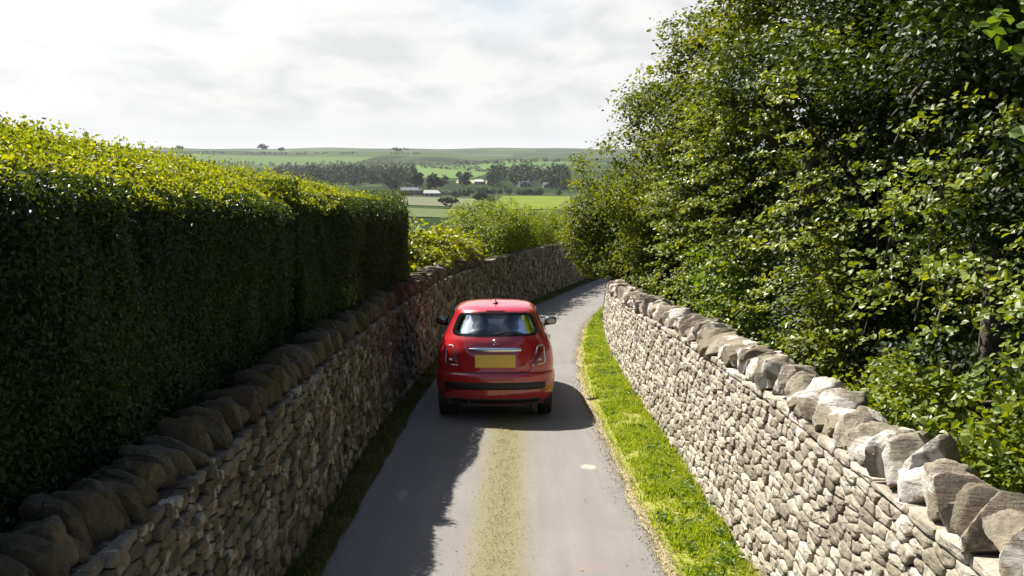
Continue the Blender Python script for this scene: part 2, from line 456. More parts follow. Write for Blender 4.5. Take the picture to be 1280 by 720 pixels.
def blades(name, P, h, mat, parent=None, w=0.005, lean=0.45, var=None):
    n = len(P)
    a = R.random(n) * 2 * np.pi
    d = np.stack([np.cos(a), np.sin(a), np.zeros(n)], 1)
    ln = (R.random(n) * lean)[:, None]
    a2 = R.random(n) * 2 * np.pi
    sd = np.stack([np.cos(a2), np.sin(a2), np.zeros(n)], 1) * (w * (0.7 + 0.6 * R.random(n)))[:, None]
    H = np.broadcast_to(np.asarray(h, float), (n,))[:, None]
    up = np.array([0, 0, 1.0])
    V = np.empty((n, 5, 3))
    V[:, 0] = P - sd; V[:, 1] = P + sd
    mid = P + up * H * 0.6 + d * H * ln * 0.45
    V[:, 2] = mid + sd * 0.8; V[:, 3] = mid - sd * 0.8
    V[:, 4] = P + up * H * (1 - 0.4 * ln) + d * H * ln * 1.5
    base = (np.arange(n) * 5)[:, None]
    F = np.concatenate([base + np.array([[0, 1, 2, 3]]), base + np.array([[3, 2, 4]])], 1)
    if var is None: var = R.random(n)
    return mesh_obj(name, V.reshape(-1, 3), F.ravel(), np.tile([4, 3], n), mat, parent, False, np.repeat(var, 2))


def fbm(p, sc, seed=0.0):
    return np.array([mnoise.fractal((q[0] * sc + seed, q[1] * sc - seed, q[2] * sc), 1.0, 2.0, 3) for q in p])


# right verge grass (thick, sunlit), dry grass edge
n = 60000
y = 4 + 37 * R.random(n) ** 1.7
u = R.random(n)
xl, xr = RROAD(y) + 0.06, RWALL(y) + 0.02
u = np.where(R.random(n) < 0.85, 0.12 + 0.88 * u, u)
x = xl + (xr - xl) * u
P = np.stack([x, y, gz(y) + 0.024 + 0.05 * np.sin(np.pi * u)], 1)
clump = fbm(np.stack([x, y, 0 * x], 1)[:, :], 2.2)
keep = R.random(n) < np.clip(0.75 + 1.3 * clump + 0.5 * (u - 0.2), 0.10, 1)
P, u, clump = P[keep], u[keep], clump[keep]
var = np.clip(R.random(len(P)) * 0.75 + 0.12 * (R.random(len(P)) < 0.1) + 0.2 * np.clip(-clump, 0, 1), 0, 1)
o = blades('grass', P, (0.035 + 0.05 * R.random(len(P))) * (0.75 + 0.6 * np.clip(clump + 0.3, 0, 1.2)), M['grass'], w=0.0065, lean=0.9, var=var); tag(o, kind='stuff', label='bright yellow green grass growing on the right verge below the sunlit wall')
# broad verge weeds
n = 3500
y = 4 + 30 * R.random(n) ** 1.5
cx_, cy_ = R.random(90), 4 + 30 * R.random(90) ** 1.4
ci = R.integers(0, 90, n)
y = cy_[ci] + R.normal(size=n) * 0.10
uu = np.clip(0.25 + 0.75 * cx_[ci] + R.normal(size=n) * 0.1, 0.1, 1)
x = RROAD(y) + 0.05 + (RWALL(y) - RROAD(y) - 0.07) * uu
o = leaves('verge_weeds', np.stack([x, y, gz(y) + 0.06 + 0.07 * R.random(n)], 1), R.normal(size=(n, 3)) * 0.6 + [0, 0, 1], 0.03 + 0.035 * R.random(n), M['shrub'], aspect=0.6)
tag(o, kind='stuff', label='low broad leaved weeds among the grass of the right verge')
n = 16000
y = 4 + 34 * R.random(n) ** 1.7
x = RROAD(y) + 0.07 + R.normal(size=n) * 0.085
o = blades('dry_grass', np.stack([x, y, gz(y) + 0.028], 1), 0.012 + 0.03 * R.random(n), M['straw'], w=0.004, lean=1.6); tag(o, kind='stuff', label='straw coloured dry grass along the right edge of the road')
# wall-foot tufts right
n = 12000
y = 4 + 34 * R.random(n) ** 1.5
x = RWALL(y) - np.abs(R.normal(size=n)) * 0.06
keep = fbm(np.stack([x * 0, y, 0 * x], 1), 1.6, 4.0) > -0.12
x, y = x[keep], y[keep]
o = blades('wall_foot_grass', np.stack([x, y, gz(y) + 0.03], 1), 0.05 + 0.1 * R.random(len(x)), M['grass'], w=0.005, lean=0.7); tag(o, kind='stuff', label='longer grass tufts at the foot of the sunlit right wall')
# left verge
n = 30000
y = 4 + 44 * R.random(n) ** 1.5
u = R.random(n)
x = LWALL(y) + 0.0 + (LROAD(y) - LWALL(y) + 0.05) * u
keep = R.random(n) < np.clip(1.05 - 0.9 * u + 1.0 * fbm(np.stack([x, y, 0 * x], 1), 2.0, 8.0), 0.08, 1)
x, y = x[keep], y[keep]
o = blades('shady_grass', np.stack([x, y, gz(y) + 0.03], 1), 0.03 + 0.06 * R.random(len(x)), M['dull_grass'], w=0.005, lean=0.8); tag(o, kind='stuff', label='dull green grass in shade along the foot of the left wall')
# central moss and grass strip
n = 22000
y = 4 + 19 * R.random(n) ** 1.3
u = 0.5 + 0.20 * R.normal(size=n)
x = CL(y) + (CR(y) - CL(y)) * u
keep = R.random(n) < np.clip(0.65 + 0.6 * fbm(np.stack([x, y, 0 * x], 1), 5.0, 2.0), 0.05, 1)
x, y = x[keep], y[keep]
o = blades('moss', np.stack([x, y, gz(y) + 0.036], 1), 0.003 + 0.009 * R.random(len(x)), M['moss'], w=0.004, lean=1.4); tag(o, kind='stuff', label='yellowish moss and short grass along the middle of the road')
# leaf and grit litter
n = 500
y = 5 + 28 * R.random(n) ** 1.3
e = R.random(n)
x = np.where(e < 0.6, RROAD(y) - np.abs(R.normal(size=n)) * 0.12, np.where(e < 0.85, LROAD(y) + np.abs(R.normal(size=n)) * 0.12, LROAD(y) + 2.6 * R.random(n)))
o = leaves('leaf_litter', np.stack([x, y, gz(y) + 0.033], 1), R.normal(size=(n, 3)) * 0.2 + [0, 0, 1], 0.012 + 0.022 * R.random(n), M['straw'], aspect=0.6)
tag(o, kind='stuff', label='scattered fallen leaves and grit lying on the road')


# ------------------------------------------------------------------ dry-stone walls
def clip_poly(poly, mx, my, nx, ny):
    out = []
    k = len(poly)
    for i in range(k):
        a, c = poly[i], poly[(i + 1) % k]
        da = (a[0] - mx) * nx + (a[1] - my) * ny
        dc = (c[0] - mx) * nx + (c[1] - my) * ny
        if da <= 0: out.append(a)
        if (da < 0 < dc) or (dc < 0 < da):
            t = da / (da - dc)
            out.append((a[0] + (c[0] - a[0]) * t, a[1] + (c[1] - a[1]) * t))
    return out


def rubble_cells(L, H, rowh, wid, rng, an=0.5):
    """irregular coursed rubble: polygons (s, h)"""
    seeds = []
    h = 0.0
    while h < H - 0.03:
        rh = rowh(h) * rng.uniform(0.8, 1.25)
        if h + rh > H - 0.05: rh = H - h
        s = rng.uniform(-0.1, 0.1)
        while s < L + 0.1:
            w = wid(h) * rng.uniform(0.55, 1.7)
            if rng.random() < 0.12 and rh > 0.08:
                seeds.append((s + w / 2, h + rh * 0.27)); seeds.append((s + w / 2 + rng.uniform(-.03, .03), h + rh * 0.76))
            else:
                seeds.append((s + w / 2, h + rh * (0.5 + rng.uniform(-0.15, 0.15))))
            s += w
        h += rh
    seeds = [(q[0] * an, q[1]) for q in seeds]
    cells = []
    W = 0.26
    grid = {}
    for i, q in enumerate(seeds):
        grid.setdefault((int(q[0] // W), int(q[1] // W)), []).append(i)
    for i, q in enumerate(seeds):
        poly = [(max(0, q[0] - W), max(0, q[1] - W)), (min(L * an, q[0] + W), max(0, q[1] - W)), (min(L * an, q[0] + W), min(H, q[1] + W)), (max(0, q[0] - W), min(H, q[1] + W))]
        gx, gy = int(q[0] // W), int(q[1] // W)
        for dx in (-1, 0, 1):
            for dy in (-1, 0, 1):
                for j in grid.get((gx + dx, gy + dy), ()):
                    if j == i: continue
                    p = seeds[j]
                    nx, ny = p[0] - q[0], p[1] - q[1]
                    poly = clip_poly(poly, (p[0] + q[0]) / 2, (p[1] + q[1]) / 2, nx, ny)
                    if len(poly) < 3: break
                if len(poly) < 3: break
            if len(poly) < 3: break
        if len(poly) >= 3:
            cells.append([(a / an, c) for a, c in poly])
    return cells


class WallPath:
    def __init__(self, fx, y0, y1, side, batter):
        # side: +1 the face looks to +x (left wall), -1 the face looks to -x (right wall)
        self.y = np.linspace(y0, y1, 700); self.x = np.asarray(fx(self.y), float)
        ds = np.hypot(np.diff(self.x), np.diff(self.y))
        self.s = np.concatenate([[0], np.cumsum(ds)])
        self.L = float(self.s[-1]); self.side = side; self.bat = batter
        tx = np.gradient(self.x, self.s); ty = np.gradient(self.y, self.s)
        l = np.hypot(tx, ty); self.tx = tx / l; self.ty = ty / l

    def at(self, s):
        x = np.interp(s, self.s, self.x); y = np.interp(s, self.s, self.y)
        tx = np.interp(s, self.s, self.tx); ty = np.interp(s, self.s, self.ty)
        # outward normal of the face
        nx, ny = (ty, -tx) if self.side > 0 else (-ty, tx)
        return x, y, nx, ny

    def pt(self, s, h, d):
        """d metres out of the face"""
        x, y, nx, ny = self.at(s)
        d = d - self.bat * h
        yy_ = y + ny * d
        return np.stack([x + nx * d, yy_, gz(yy_) + h], -1)


def stonework(path, H, cells, rng, mat, parent, name='stonework', back=0.09, gap=0.0028, prou=(-0.012, 0.011)):
    Vs, Ls, Ss, Sm, Va = [], [], [], [], []
    n0 = 0
    for poly in cells:
        pa = np.array(poly)
        A = 0.5 * np.sum(pa[:, 0] * np.roll(pa[:, 1], -1) - pa[:, 1] * np.roll(pa[:, 0], -1))
        if abs(A) < 0.0008: continue
        if A < 0: pa = pa[::-1]
        c = pa.mean(0)
        # drop tiny edges, round the corners
        e = np.linalg.norm(np.roll(pa, -1, 0) - pa, axis=1)
        pa = pa[e > 0.012] if (e > 0.012).sum() >= 3 else pa
        q = []
        k = len(pa)
        for i in range(k):
            a, b_ = pa[i], pa[(i + 1) % k]
            f = rng.uniform(0.05, 0.15)
            q.append(a + (b_ - a) * f); q.append((a + b_) / 2 + rng.normal(size=2) * 0.003); q.append(a + (b_ - a) * (1 - f))
        q = np.array(q)
        v = q - c
        dist = np.linalg.norm(v, axis=1, keepdims=True)
        g = gap * (rng.uniform(0.4, 2.0) + 3.0 * (rng.random() < 0.12))
        v = v * np.clip(1 - g / np.maximum(dist, 1e-4), 0.3, 1)
        k = len(q)
        d0 = rng.uniform(*prou)
        tilt = rng.normal(size=2) * 0.045
        size = math.sqrt(abs(A))
        rings = [(1.0, -back, 0.0), (1.0, -0.010, 0.002), (0.96, 0.0, 0.003), (0.62, 0.003 + 0.008 * size, 0.0035), (0.3, 0.004 + 0.012 * size, 0.0035)]
        for (sc, dd, nz) in rings:
            w = c + v * sc
            dep = d0 + dd + (v * sc) @ tilt + rng.normal(size=k) * nz if dd > -0.05 else np.full(k, dd)
            Vs.append(path.pt(w[:, 0], np.clip(w[:, 1], 0, H), dep))
        Vs.append(path.pt(c[:1], np.clip(c[1:2], 0, H), np.array([d0 + 0.004 + 0.012 * size])))
        nr = len(rings)
        va = rng.random()
        for r in range(nr - 1):
            for i in range(k):
                j = (i + 1) % k
                f = [n0 + r * k + i, n0 + r * k + j, n0 + (r + 1) * k + j, n0 + (r + 1) * k + i]
                if path.side < 0: f = f[::-1]
                Ls.extend(f); Ss.append(4); Sm.append(r >= 2)
        for i in range(k):
            f = [n0 + (nr - 1) * k + i, n0 + (nr - 1) * k + (i + 1) % k, n0 + nr * k]
            if path.side < 0: f = f[::-1]
            Ls.extend(f); Ss.append(3); Sm.append(True)
        Va.extend([va] * (nr * k - k + k))
        n0 += nr * k + 1
    return mesh_obj(name, np.concatenate(Vs), Ls, Ss, mat, parent, np.array(Sm), np.array(Va))


def core(path, Hf, parent, mat, inset=0.055, thick=0.5):
    s = np.linspace(0, path.L, 120)
    H = np.array([Hf(a) for a in s])
    z0 = np.full_like(s, -0.15)
    prof = [path.pt(s, z0, np.full_like(s, -inset)), path.pt(s, H, np.full_like(s, -inset)),
            path.pt(s, H, -thick + path.bat * 2 * H), path.pt(s, z0, np.full_like(s, -thick - 0.08))]
    P = np.stack(prof, 1)
    mb = MB(); mb.grid(P, False, close_v=True, flip=path.side < 0)
    mb.add(P[0], [(0, 1, 2, 3)]); mb.add(P[-1], [(3, 2, 1, 0)])
    return mb.build('rubble_fill', mat, parent)


def rock(rng, hx, hy, hz, n=11, amp=0.05, cuts=4, e=0.72, flat=-0.25):
    """an angular weathered stone about the origin, half sizes hx (along), hy (across), hz (up)"""
    L = np.linspace(-1, 1, n)
    V, F = [], []
    idx = {}
    def vid(p):
        k = tuple(np.round(p, 5))
        if k not in idx: idx[k] = len(V); V.append(p)
        return idx[k]
    for ax in range(3):
        for sg in (-1, 1):
            for i in range(n - 1):
                for j in range(n - 1):
                    q = []
                    for (a, c) in ((i, j), (i + 1, j), (i + 1, j + 1), (i, j + 1)):
                        p = [0, 0, 0]; p[ax] = sg; p[(ax + 1) % 3] = L[a]; p[(ax + 2) % 3] = L[c]
                        q.append(vid(np.array(p, float)))
                    F.append(q if sg > 0 else q[::-1])
    V = np.array(V)
    S_ = V / np.linalg.norm(V, axis=1, keepdims=True)
    # superellipsoid like blend between box and ball
    B = np.sign(S_) * np.abs(S_) ** e
    B /= np.max(np.abs(B), axis=1, keepdims=True) ** 0.35
    B *= 0.92
    sd = rng.uniform(0, 100)
    d = np.array([mnoise.fractal((p[0] * 1.1 + sd, p[1] * 1.1, p[2] * 1.1 - sd), 0.9, 2.1, 4) for p in S_])
    B *= (1 + 2.4 * amp * d)[:, None]
    for _ in range(cuts):
        nn = rng.normal(size=3); nn /= np.linalg.norm(nn)
        lim = rng.uniform(0.55, 0.84)
        dd = B @ nn - lim
        B -= np.where(dd > 0, dd * 0.93, 0)[:, None] * nn
    B[:, 2] = np.maximum(B[:, 2], flat * 1.0 if flat > -1 else -1)
    fine = np.array([mnoise.noise((p[0] * 5 + sd, p[1] * 5, p[2] * 5)) for p in S_])
    B *= (1 + 0.045 * fine)[:, None]
    return B * np.array([hx, hy, hz]), F


def coping(path, Hf, s0, s1, rng, mat, parent, tk=(0.075, 0.15), wd=(0.2, 0.26), ht=(0.26, 0.36), off=0.25, lean=0.28, limit=100, keep_from=0, ncut=5, ee=0.9):
    s = s0; made = []
    while s < s1:
        hx = rng.uniform(*tk); hy = rng.uniform(*wd); hz = rng.uniform(*ht)
        V, F = rock(rng, hx, hy, hz, 15, 0.085, ncut, ee)
        ln = lean * rng.uniform(0.3, 1.5)
        cl, sl = math.cos(ln), math.sin(ln)
        yaw = rng.normal() * 0.12; cy, sy = math.cos(yaw), math.sin(yaw)
        rol = rng.normal() * 0.10
        a = V[:, 0] * cl + V[:, 2] * sl; z = -V[:, 0] * sl + V[:, 2] * cl
        z = z + V[:, 1] * rol
        bq = V[:, 1]
        a, bq = a * cy - bq * sy, a * sy + bq * cy
        ss = s + hx * 0.92 + a
        H = Hf(s + hx)
        W = path.pt(ss, np.full(len(ss), H) * 1.0, -off + rng.normal() * 0.02 - bq * 1.0)
        W[:, 2] += z + 0.07 * hz / 0.3
        made.append((W, F, rng.random()))
        s += hx * rng.uniform(1.45, 1.75)
    rest = MB()
    lo = max(0, keep_from)
    for k, (W, F, va) in enumerate(made):
        FF = F if path.side < 0 else [f[::-1] for f in F]
        if lo <= k < lo + limit:
            o = mesh_obj('coping_stone', W, np.array(FF).ravel(), np.full(len(FF), 4), mat, parent, True, np.full(len(FF), va))
            o.data.set_sharp_from_angle(angle=math.radians(38))
        else:
            rest.add(W, FF, True, va)
    if rest.n:
        o = rest.build('coping', mat, parent); o['kind'] = 'stuff'
    return len(made)


rng = np.random.default_rng(7)
# right wall
rw = empty('stone_wall', (0, 0, 0))
tag(rw, 'sunlit dry stone wall on the right with rounded upright coping stones', 'wall')
pr = WallPath(RWALL, 2.2, 36, -1, 0.10)
HRf = lambda q: float(np.interp(np.interp(q, pr.s, pr.y), [2, 8, 12, 15.7, 21, 25.3, 30], [1.38, 1.40, 1.32, 1.17, 0.94, 0.68, 0.6]))
cells = rubble_cells(pr.L, 1.42, lambda h: 0.092 - 0.02 * h, lambda h: 0.215 - 0.03 * h, rng)


def cut_to(cells, Hf):
    out = []
    for p in cells:
        hh = Hf(np.mean([q[0] for q in p]))
        if min(q[1] for q in p) < hh - 0.03:
            out.append([(a, min(c, hh)) for a, c in p])
    return out


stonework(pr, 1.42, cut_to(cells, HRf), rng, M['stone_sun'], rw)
core(pr, lambda s: HRf(s) - 0.002, rw, M['fill'])
# course of flat slabs under the coping
cv = []; s = 0.0
while s < pr.L - 0.2:
    w = rng.uniform(0.22, 0.6); hh = HRf(s); h2 = HRf(s + w); h1 = rng.uniform(0.045, 0.08)
    cv.append([(s, hh + 0.003), (s + w, h2 + 0.003), (s + w, h2 + h1 + rng.uniform(-.008, .008)), (s, hh + h1)]); s += w + 0.004
stonework(pr, 1.6, cv, rng, M['stone_sun'], rw, 'through_course', back=0.42, gap=0.002, prou=(-0.012, 0.008))
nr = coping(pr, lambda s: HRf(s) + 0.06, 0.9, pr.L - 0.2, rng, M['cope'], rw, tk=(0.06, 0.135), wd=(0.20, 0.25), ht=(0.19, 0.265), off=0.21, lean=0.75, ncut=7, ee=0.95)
# left wall
lw = empty('stone_wall', (0, 0, 0))
tag(lw, 'shaded brown dry stone wall on the left curving round the bend with dark coping', 'wall')
plw = WallPath(LWALL, 2.0, 48, 1, 0.06)
HLf = lambda s: 1.38 if s < 22 else float(np.interp(s, [22, 24, 30, 40, 47], [1.38, 1.40, 1.42, 1.15, 1.05]))
cells = rubble_cells(plw.L, 1.42, lambda h: 0.115 - 0.03 * h, lambda h: 0.17, rng)
cc = cut_to(cells, HLf)
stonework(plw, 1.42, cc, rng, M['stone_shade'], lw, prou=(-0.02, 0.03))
core(plw, lambda s: HLf(s) - 0.002, lw, M['fill'])
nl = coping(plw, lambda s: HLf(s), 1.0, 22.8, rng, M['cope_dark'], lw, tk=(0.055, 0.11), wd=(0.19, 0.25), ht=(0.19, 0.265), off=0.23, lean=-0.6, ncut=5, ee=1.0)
# flat low topping beyond the coping
cv = []; s = 22.9
while s < plw.L - 0.3:
    w = rng.uniform(0.25, 0.5); hh = HLf(s + w / 2)
    cv.append([(s, hh + 0.003), (s + w, hh + 0.003), (s + w, hh + 0.07), (s, hh + 0.06)]); s += w + 0.006
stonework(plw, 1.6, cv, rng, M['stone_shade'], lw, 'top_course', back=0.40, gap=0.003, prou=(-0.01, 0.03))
print('copes', nr, nl)


# ------------------------------------------------------------------ hedges
def hedge(name, label, y0, y1, face, hf, ridge, n_face, n_top, leaf, seed, ragged, depth=1.5, recess=0.0, stepL=0.0):
    rg = np.random.default_rng(seed)
    root = empty(name, (0, 0, 0)); tag(root, label, 'hedge')
    base = lambda y: gz(y) + 0.0
    def bulge(y, z):
        return np.array([0.11 * mnoise.noise((a * 0.8 + seed, b_ * 0.9, 0.3)) + 0.06 * mnoise.noise((a * 2.6, b_ * 2.6 + seed, 0.7)) for a, b_ in zip(y, z)])
    PP, NN, VV, LL = [], [], [], []
    # face
    y = y0 + (y1 - y0) * rg.random(n_face)
    h = 0.35 + (hf(y) - 0.35) * rg.random(n_face)
    d = bulge(y, h) - np.abs(rg.normal(size=n_face)) * 0.06 + (rg.random(n_face) < 0.06) * rg.random(n_face) * 0.09
    # rounded shoulder and end corner
    d -= 0.16 * np.clip((h - hf(y) + 0.2) / 0.2, 0, 1) ** 2
    d -= 0.25 * np.clip((y - y1 + 0.25) / 0.25, 0, 1) ** 2
    PP.append(np.stack([face(y) + d, y, base(y) + h], 1)); NN.append(rg.normal(size=(n_face, 3)) * 0.65 + [0.75, -0.15, 0.5])
    v = 0.15 + 0.45 * rg.random(n_face) + 0.35 * fbm(PP[-1], 0.9, seed); VV.append(v)
    # top
    y = y0 + (y1 - y0) * rg.random(n_top)
    u = rg.random(n_top)
    prof = np.sin(np.clip(u * 1.9, 0, 1.57)) 
    hh = hf(y) - 0.12 + (ridge(y) - hf(y) + 0.12) * prof - np.clip(u - 0.8, 0, 1) ** 2 * 6
    x = face(y) - 0.05 - u * depth
    pos = np.stack([x, y, base(y) + hh], 1)
    rag = fbm(np.stack([x, y, 0 * x], 1), 1.4, seed + 3)
    pos[:, 2] += 0.10 * rag - np.abs(rg.normal(size=n_top)) * 0.05
    pos[:, 2] -= 0.15 * np.clip((y - y1 + 0.3) / 0.3, 0, 1) ** 2
    PP.append(pos); NN.append(rg.normal(size=(n_top, 3)) * 0.7 + [0.1, 0, 1.0]); VV.append(0.5 + 0.5 * rg.random(n_top))
    # end face
    ne = n_face // 6
    u = rg.random(ne); h = 0.35 + (hf(np.full(ne, y1)) - 0.15) * rg.random(ne)
    x = face(np.full(ne, y1)) - u * depth
    PP.append(np.stack([x, y1 + 0.1 * rg.normal(size=ne) * 0.5 + 0.08 * np.sin(x * 7), base(y1) + h], 1)); NN.append(rg.normal(size=(ne, 3)) * 0.6 + [0, 1, 0.4]); VV.append(0.3 + 0.5 * rg.random(ne))
    Pf = np.concatenate([PP[0], PP[2]]); Nf = np.concatenate([NN[0], NN[2]]); Vf = np.concatenate([VV[0], VV[2]])
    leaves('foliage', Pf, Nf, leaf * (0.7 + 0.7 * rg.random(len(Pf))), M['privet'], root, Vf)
    # fresh shoots
    ns = ragged
    ys_ = y0 + (y1 - y0) * rg.random(ns); us_ = rg.random(ns) * 0.75
    hs = hf(ys_) - 0.1 + (ridge(ys_) - hf(ys_) + 0.1) * np.sin(np.clip(us_ * 1.9, 0, 1.57))
    SP = []
    for k in range(14):
        tt = rg.random(ns) * (0.04 + 0.13 * rg.random(ns) ** 3)
        SP.append(np.stack([face(ys_) - 0.08 - us_ * depth + rg.normal(size=ns) * 0.025, ys_ + rg.normal(size=ns) * 0.025, base(ys_) + hs + tt + 0.0], 1))
    SP = np.concatenate(SP)
    Pt = np.concatenate([PP[1], SP]); Nt = np.concatenate([NN[1], rg.normal(size=(len(SP), 3)) + [0, 0, 0.6]])
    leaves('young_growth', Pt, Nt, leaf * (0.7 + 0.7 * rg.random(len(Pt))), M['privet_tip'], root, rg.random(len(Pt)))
    # twiggy core
    s = np.linspace(y0 + 0.05, y1 - 0.2, 50)
    rows = []
    for off, hfun in ((-0.17, lambda y: 0.0 * y - 0.1), (-0.15, lambda y: hf(y) - 0.11), (-0.34, lambda y: hf(y) - 0.02), (-0.75, lambda y: ridge(y) - 0.2), (-depth + 0.25, lambda y: hf(y) - 0.4), (-depth + 0.25, lambda y: 0.0 * y - 0.1)):
        rows.append(np.stack([face(s) + off, s, base(s) + hfun(s)], 1))
    P = np.stack(rows, 1)
    mb = MB(); mb.grid(P, False, flip=True)
    mb.add(P[0], [(0, 1, 2, 3, 4, 5)]); mb.add(P[-1], [(5, 4, 3, 2, 1, 0)])
    mb.build('twiggy_core', M['twig'], root)
    return root


face1 = lambda y: np.interp(y, [0, 4, 8, 11.2], [-2.5, -2.42, -2.36, -2.30])
face2 = lambda y: np.interp(y, [11, 14, 17.9], [-2.27, -2.03, -1.79])
hf_ = lambda y: np.interp(y, [0, 5, 11, 17.9], [3.36, 3.25, 3.04, 2.85])
rd_ = lambda y: np.interp(y, [0, 6.5, 14, 17.9], [3.75, 3.56, 3.3, 3.02])
hedge('privet_hedge', 'tall dark privet hedge nearest on the left with ragged sunlit yellow green top', 0.5, 11.25, face1, hf_, rd_, 150000, 70000, 0.033, 3, 800)
hedge('privet_hedge', 'smoother square ended privet hedge farther along the left wall behind the nearer one', 11.1, 17.9, face2, lambda y: hf_(y) + 0.08, rd_, 95000, 42000, 0.031, 9, 300)


# ------------------------------------------------------------------ shrubs and trees
def clumpy(center, rad, nclump, per, rg, shell=(0.6, 1.0), csize=0.2, flat=0.55, world=None):
    """leaf positions and normals in twig clumps on the outer shell of an ellipsoid"""
    d = rg.normal(size=(nclump, 3)); d /= np.linalg.norm(d, axis=1, keepdims=True)
    r = rg.uniform(shell[0], shell[1], nclump) ** 0.7
    lump = 1 + 0.22 * fbm(d, 1.6, float(rg.uniform(0, 50)))
    C = center + d * (r * lump)[:, None] * rad
    sz = csize * (0.6 + 0.9 * rg.random(nclump))
    if world is not None:
        cav = fbm((C + world) * np.array([1, 1, 1.15]), 0.55, 3.0) + 0.4 * fbm(C + world, 1.7, 9.0)
        keep = rg.random(nclump) < np.clip(0.5 + 7.5 * cav, 0.0, 1)
    else:
        keep = np.ones(nclump, bool)
    C, sz, d = C[keep], sz[keep], d[keep]; nclump = len(C)
    k = rg.integers(int(per * 0.5), int(per * 1.5) + 1, nclump)
    idx = np.repeat(np.arange(nclump), k)
    P = C[idx] + rg.normal(size=(len(idx), 3)) * sz[idx][:, None] * np.array([1, 1, flat]) * 0.6
    P[:, 2] -= 0.25 * (np.linalg.norm((P - C[idx])[:, :2], axis=1)) 
    tone = rg.random(nclump)
    Nn = rg.normal(size=(len(idx), 3)) * 0.5 + d[idx] * 0.45 + np.array([0, 0, 0.75])
    var = np.clip(0.55 * tone[idx] + 0.45 * rg.random(len(idx)), 0, 1)
    return P, Nn, var


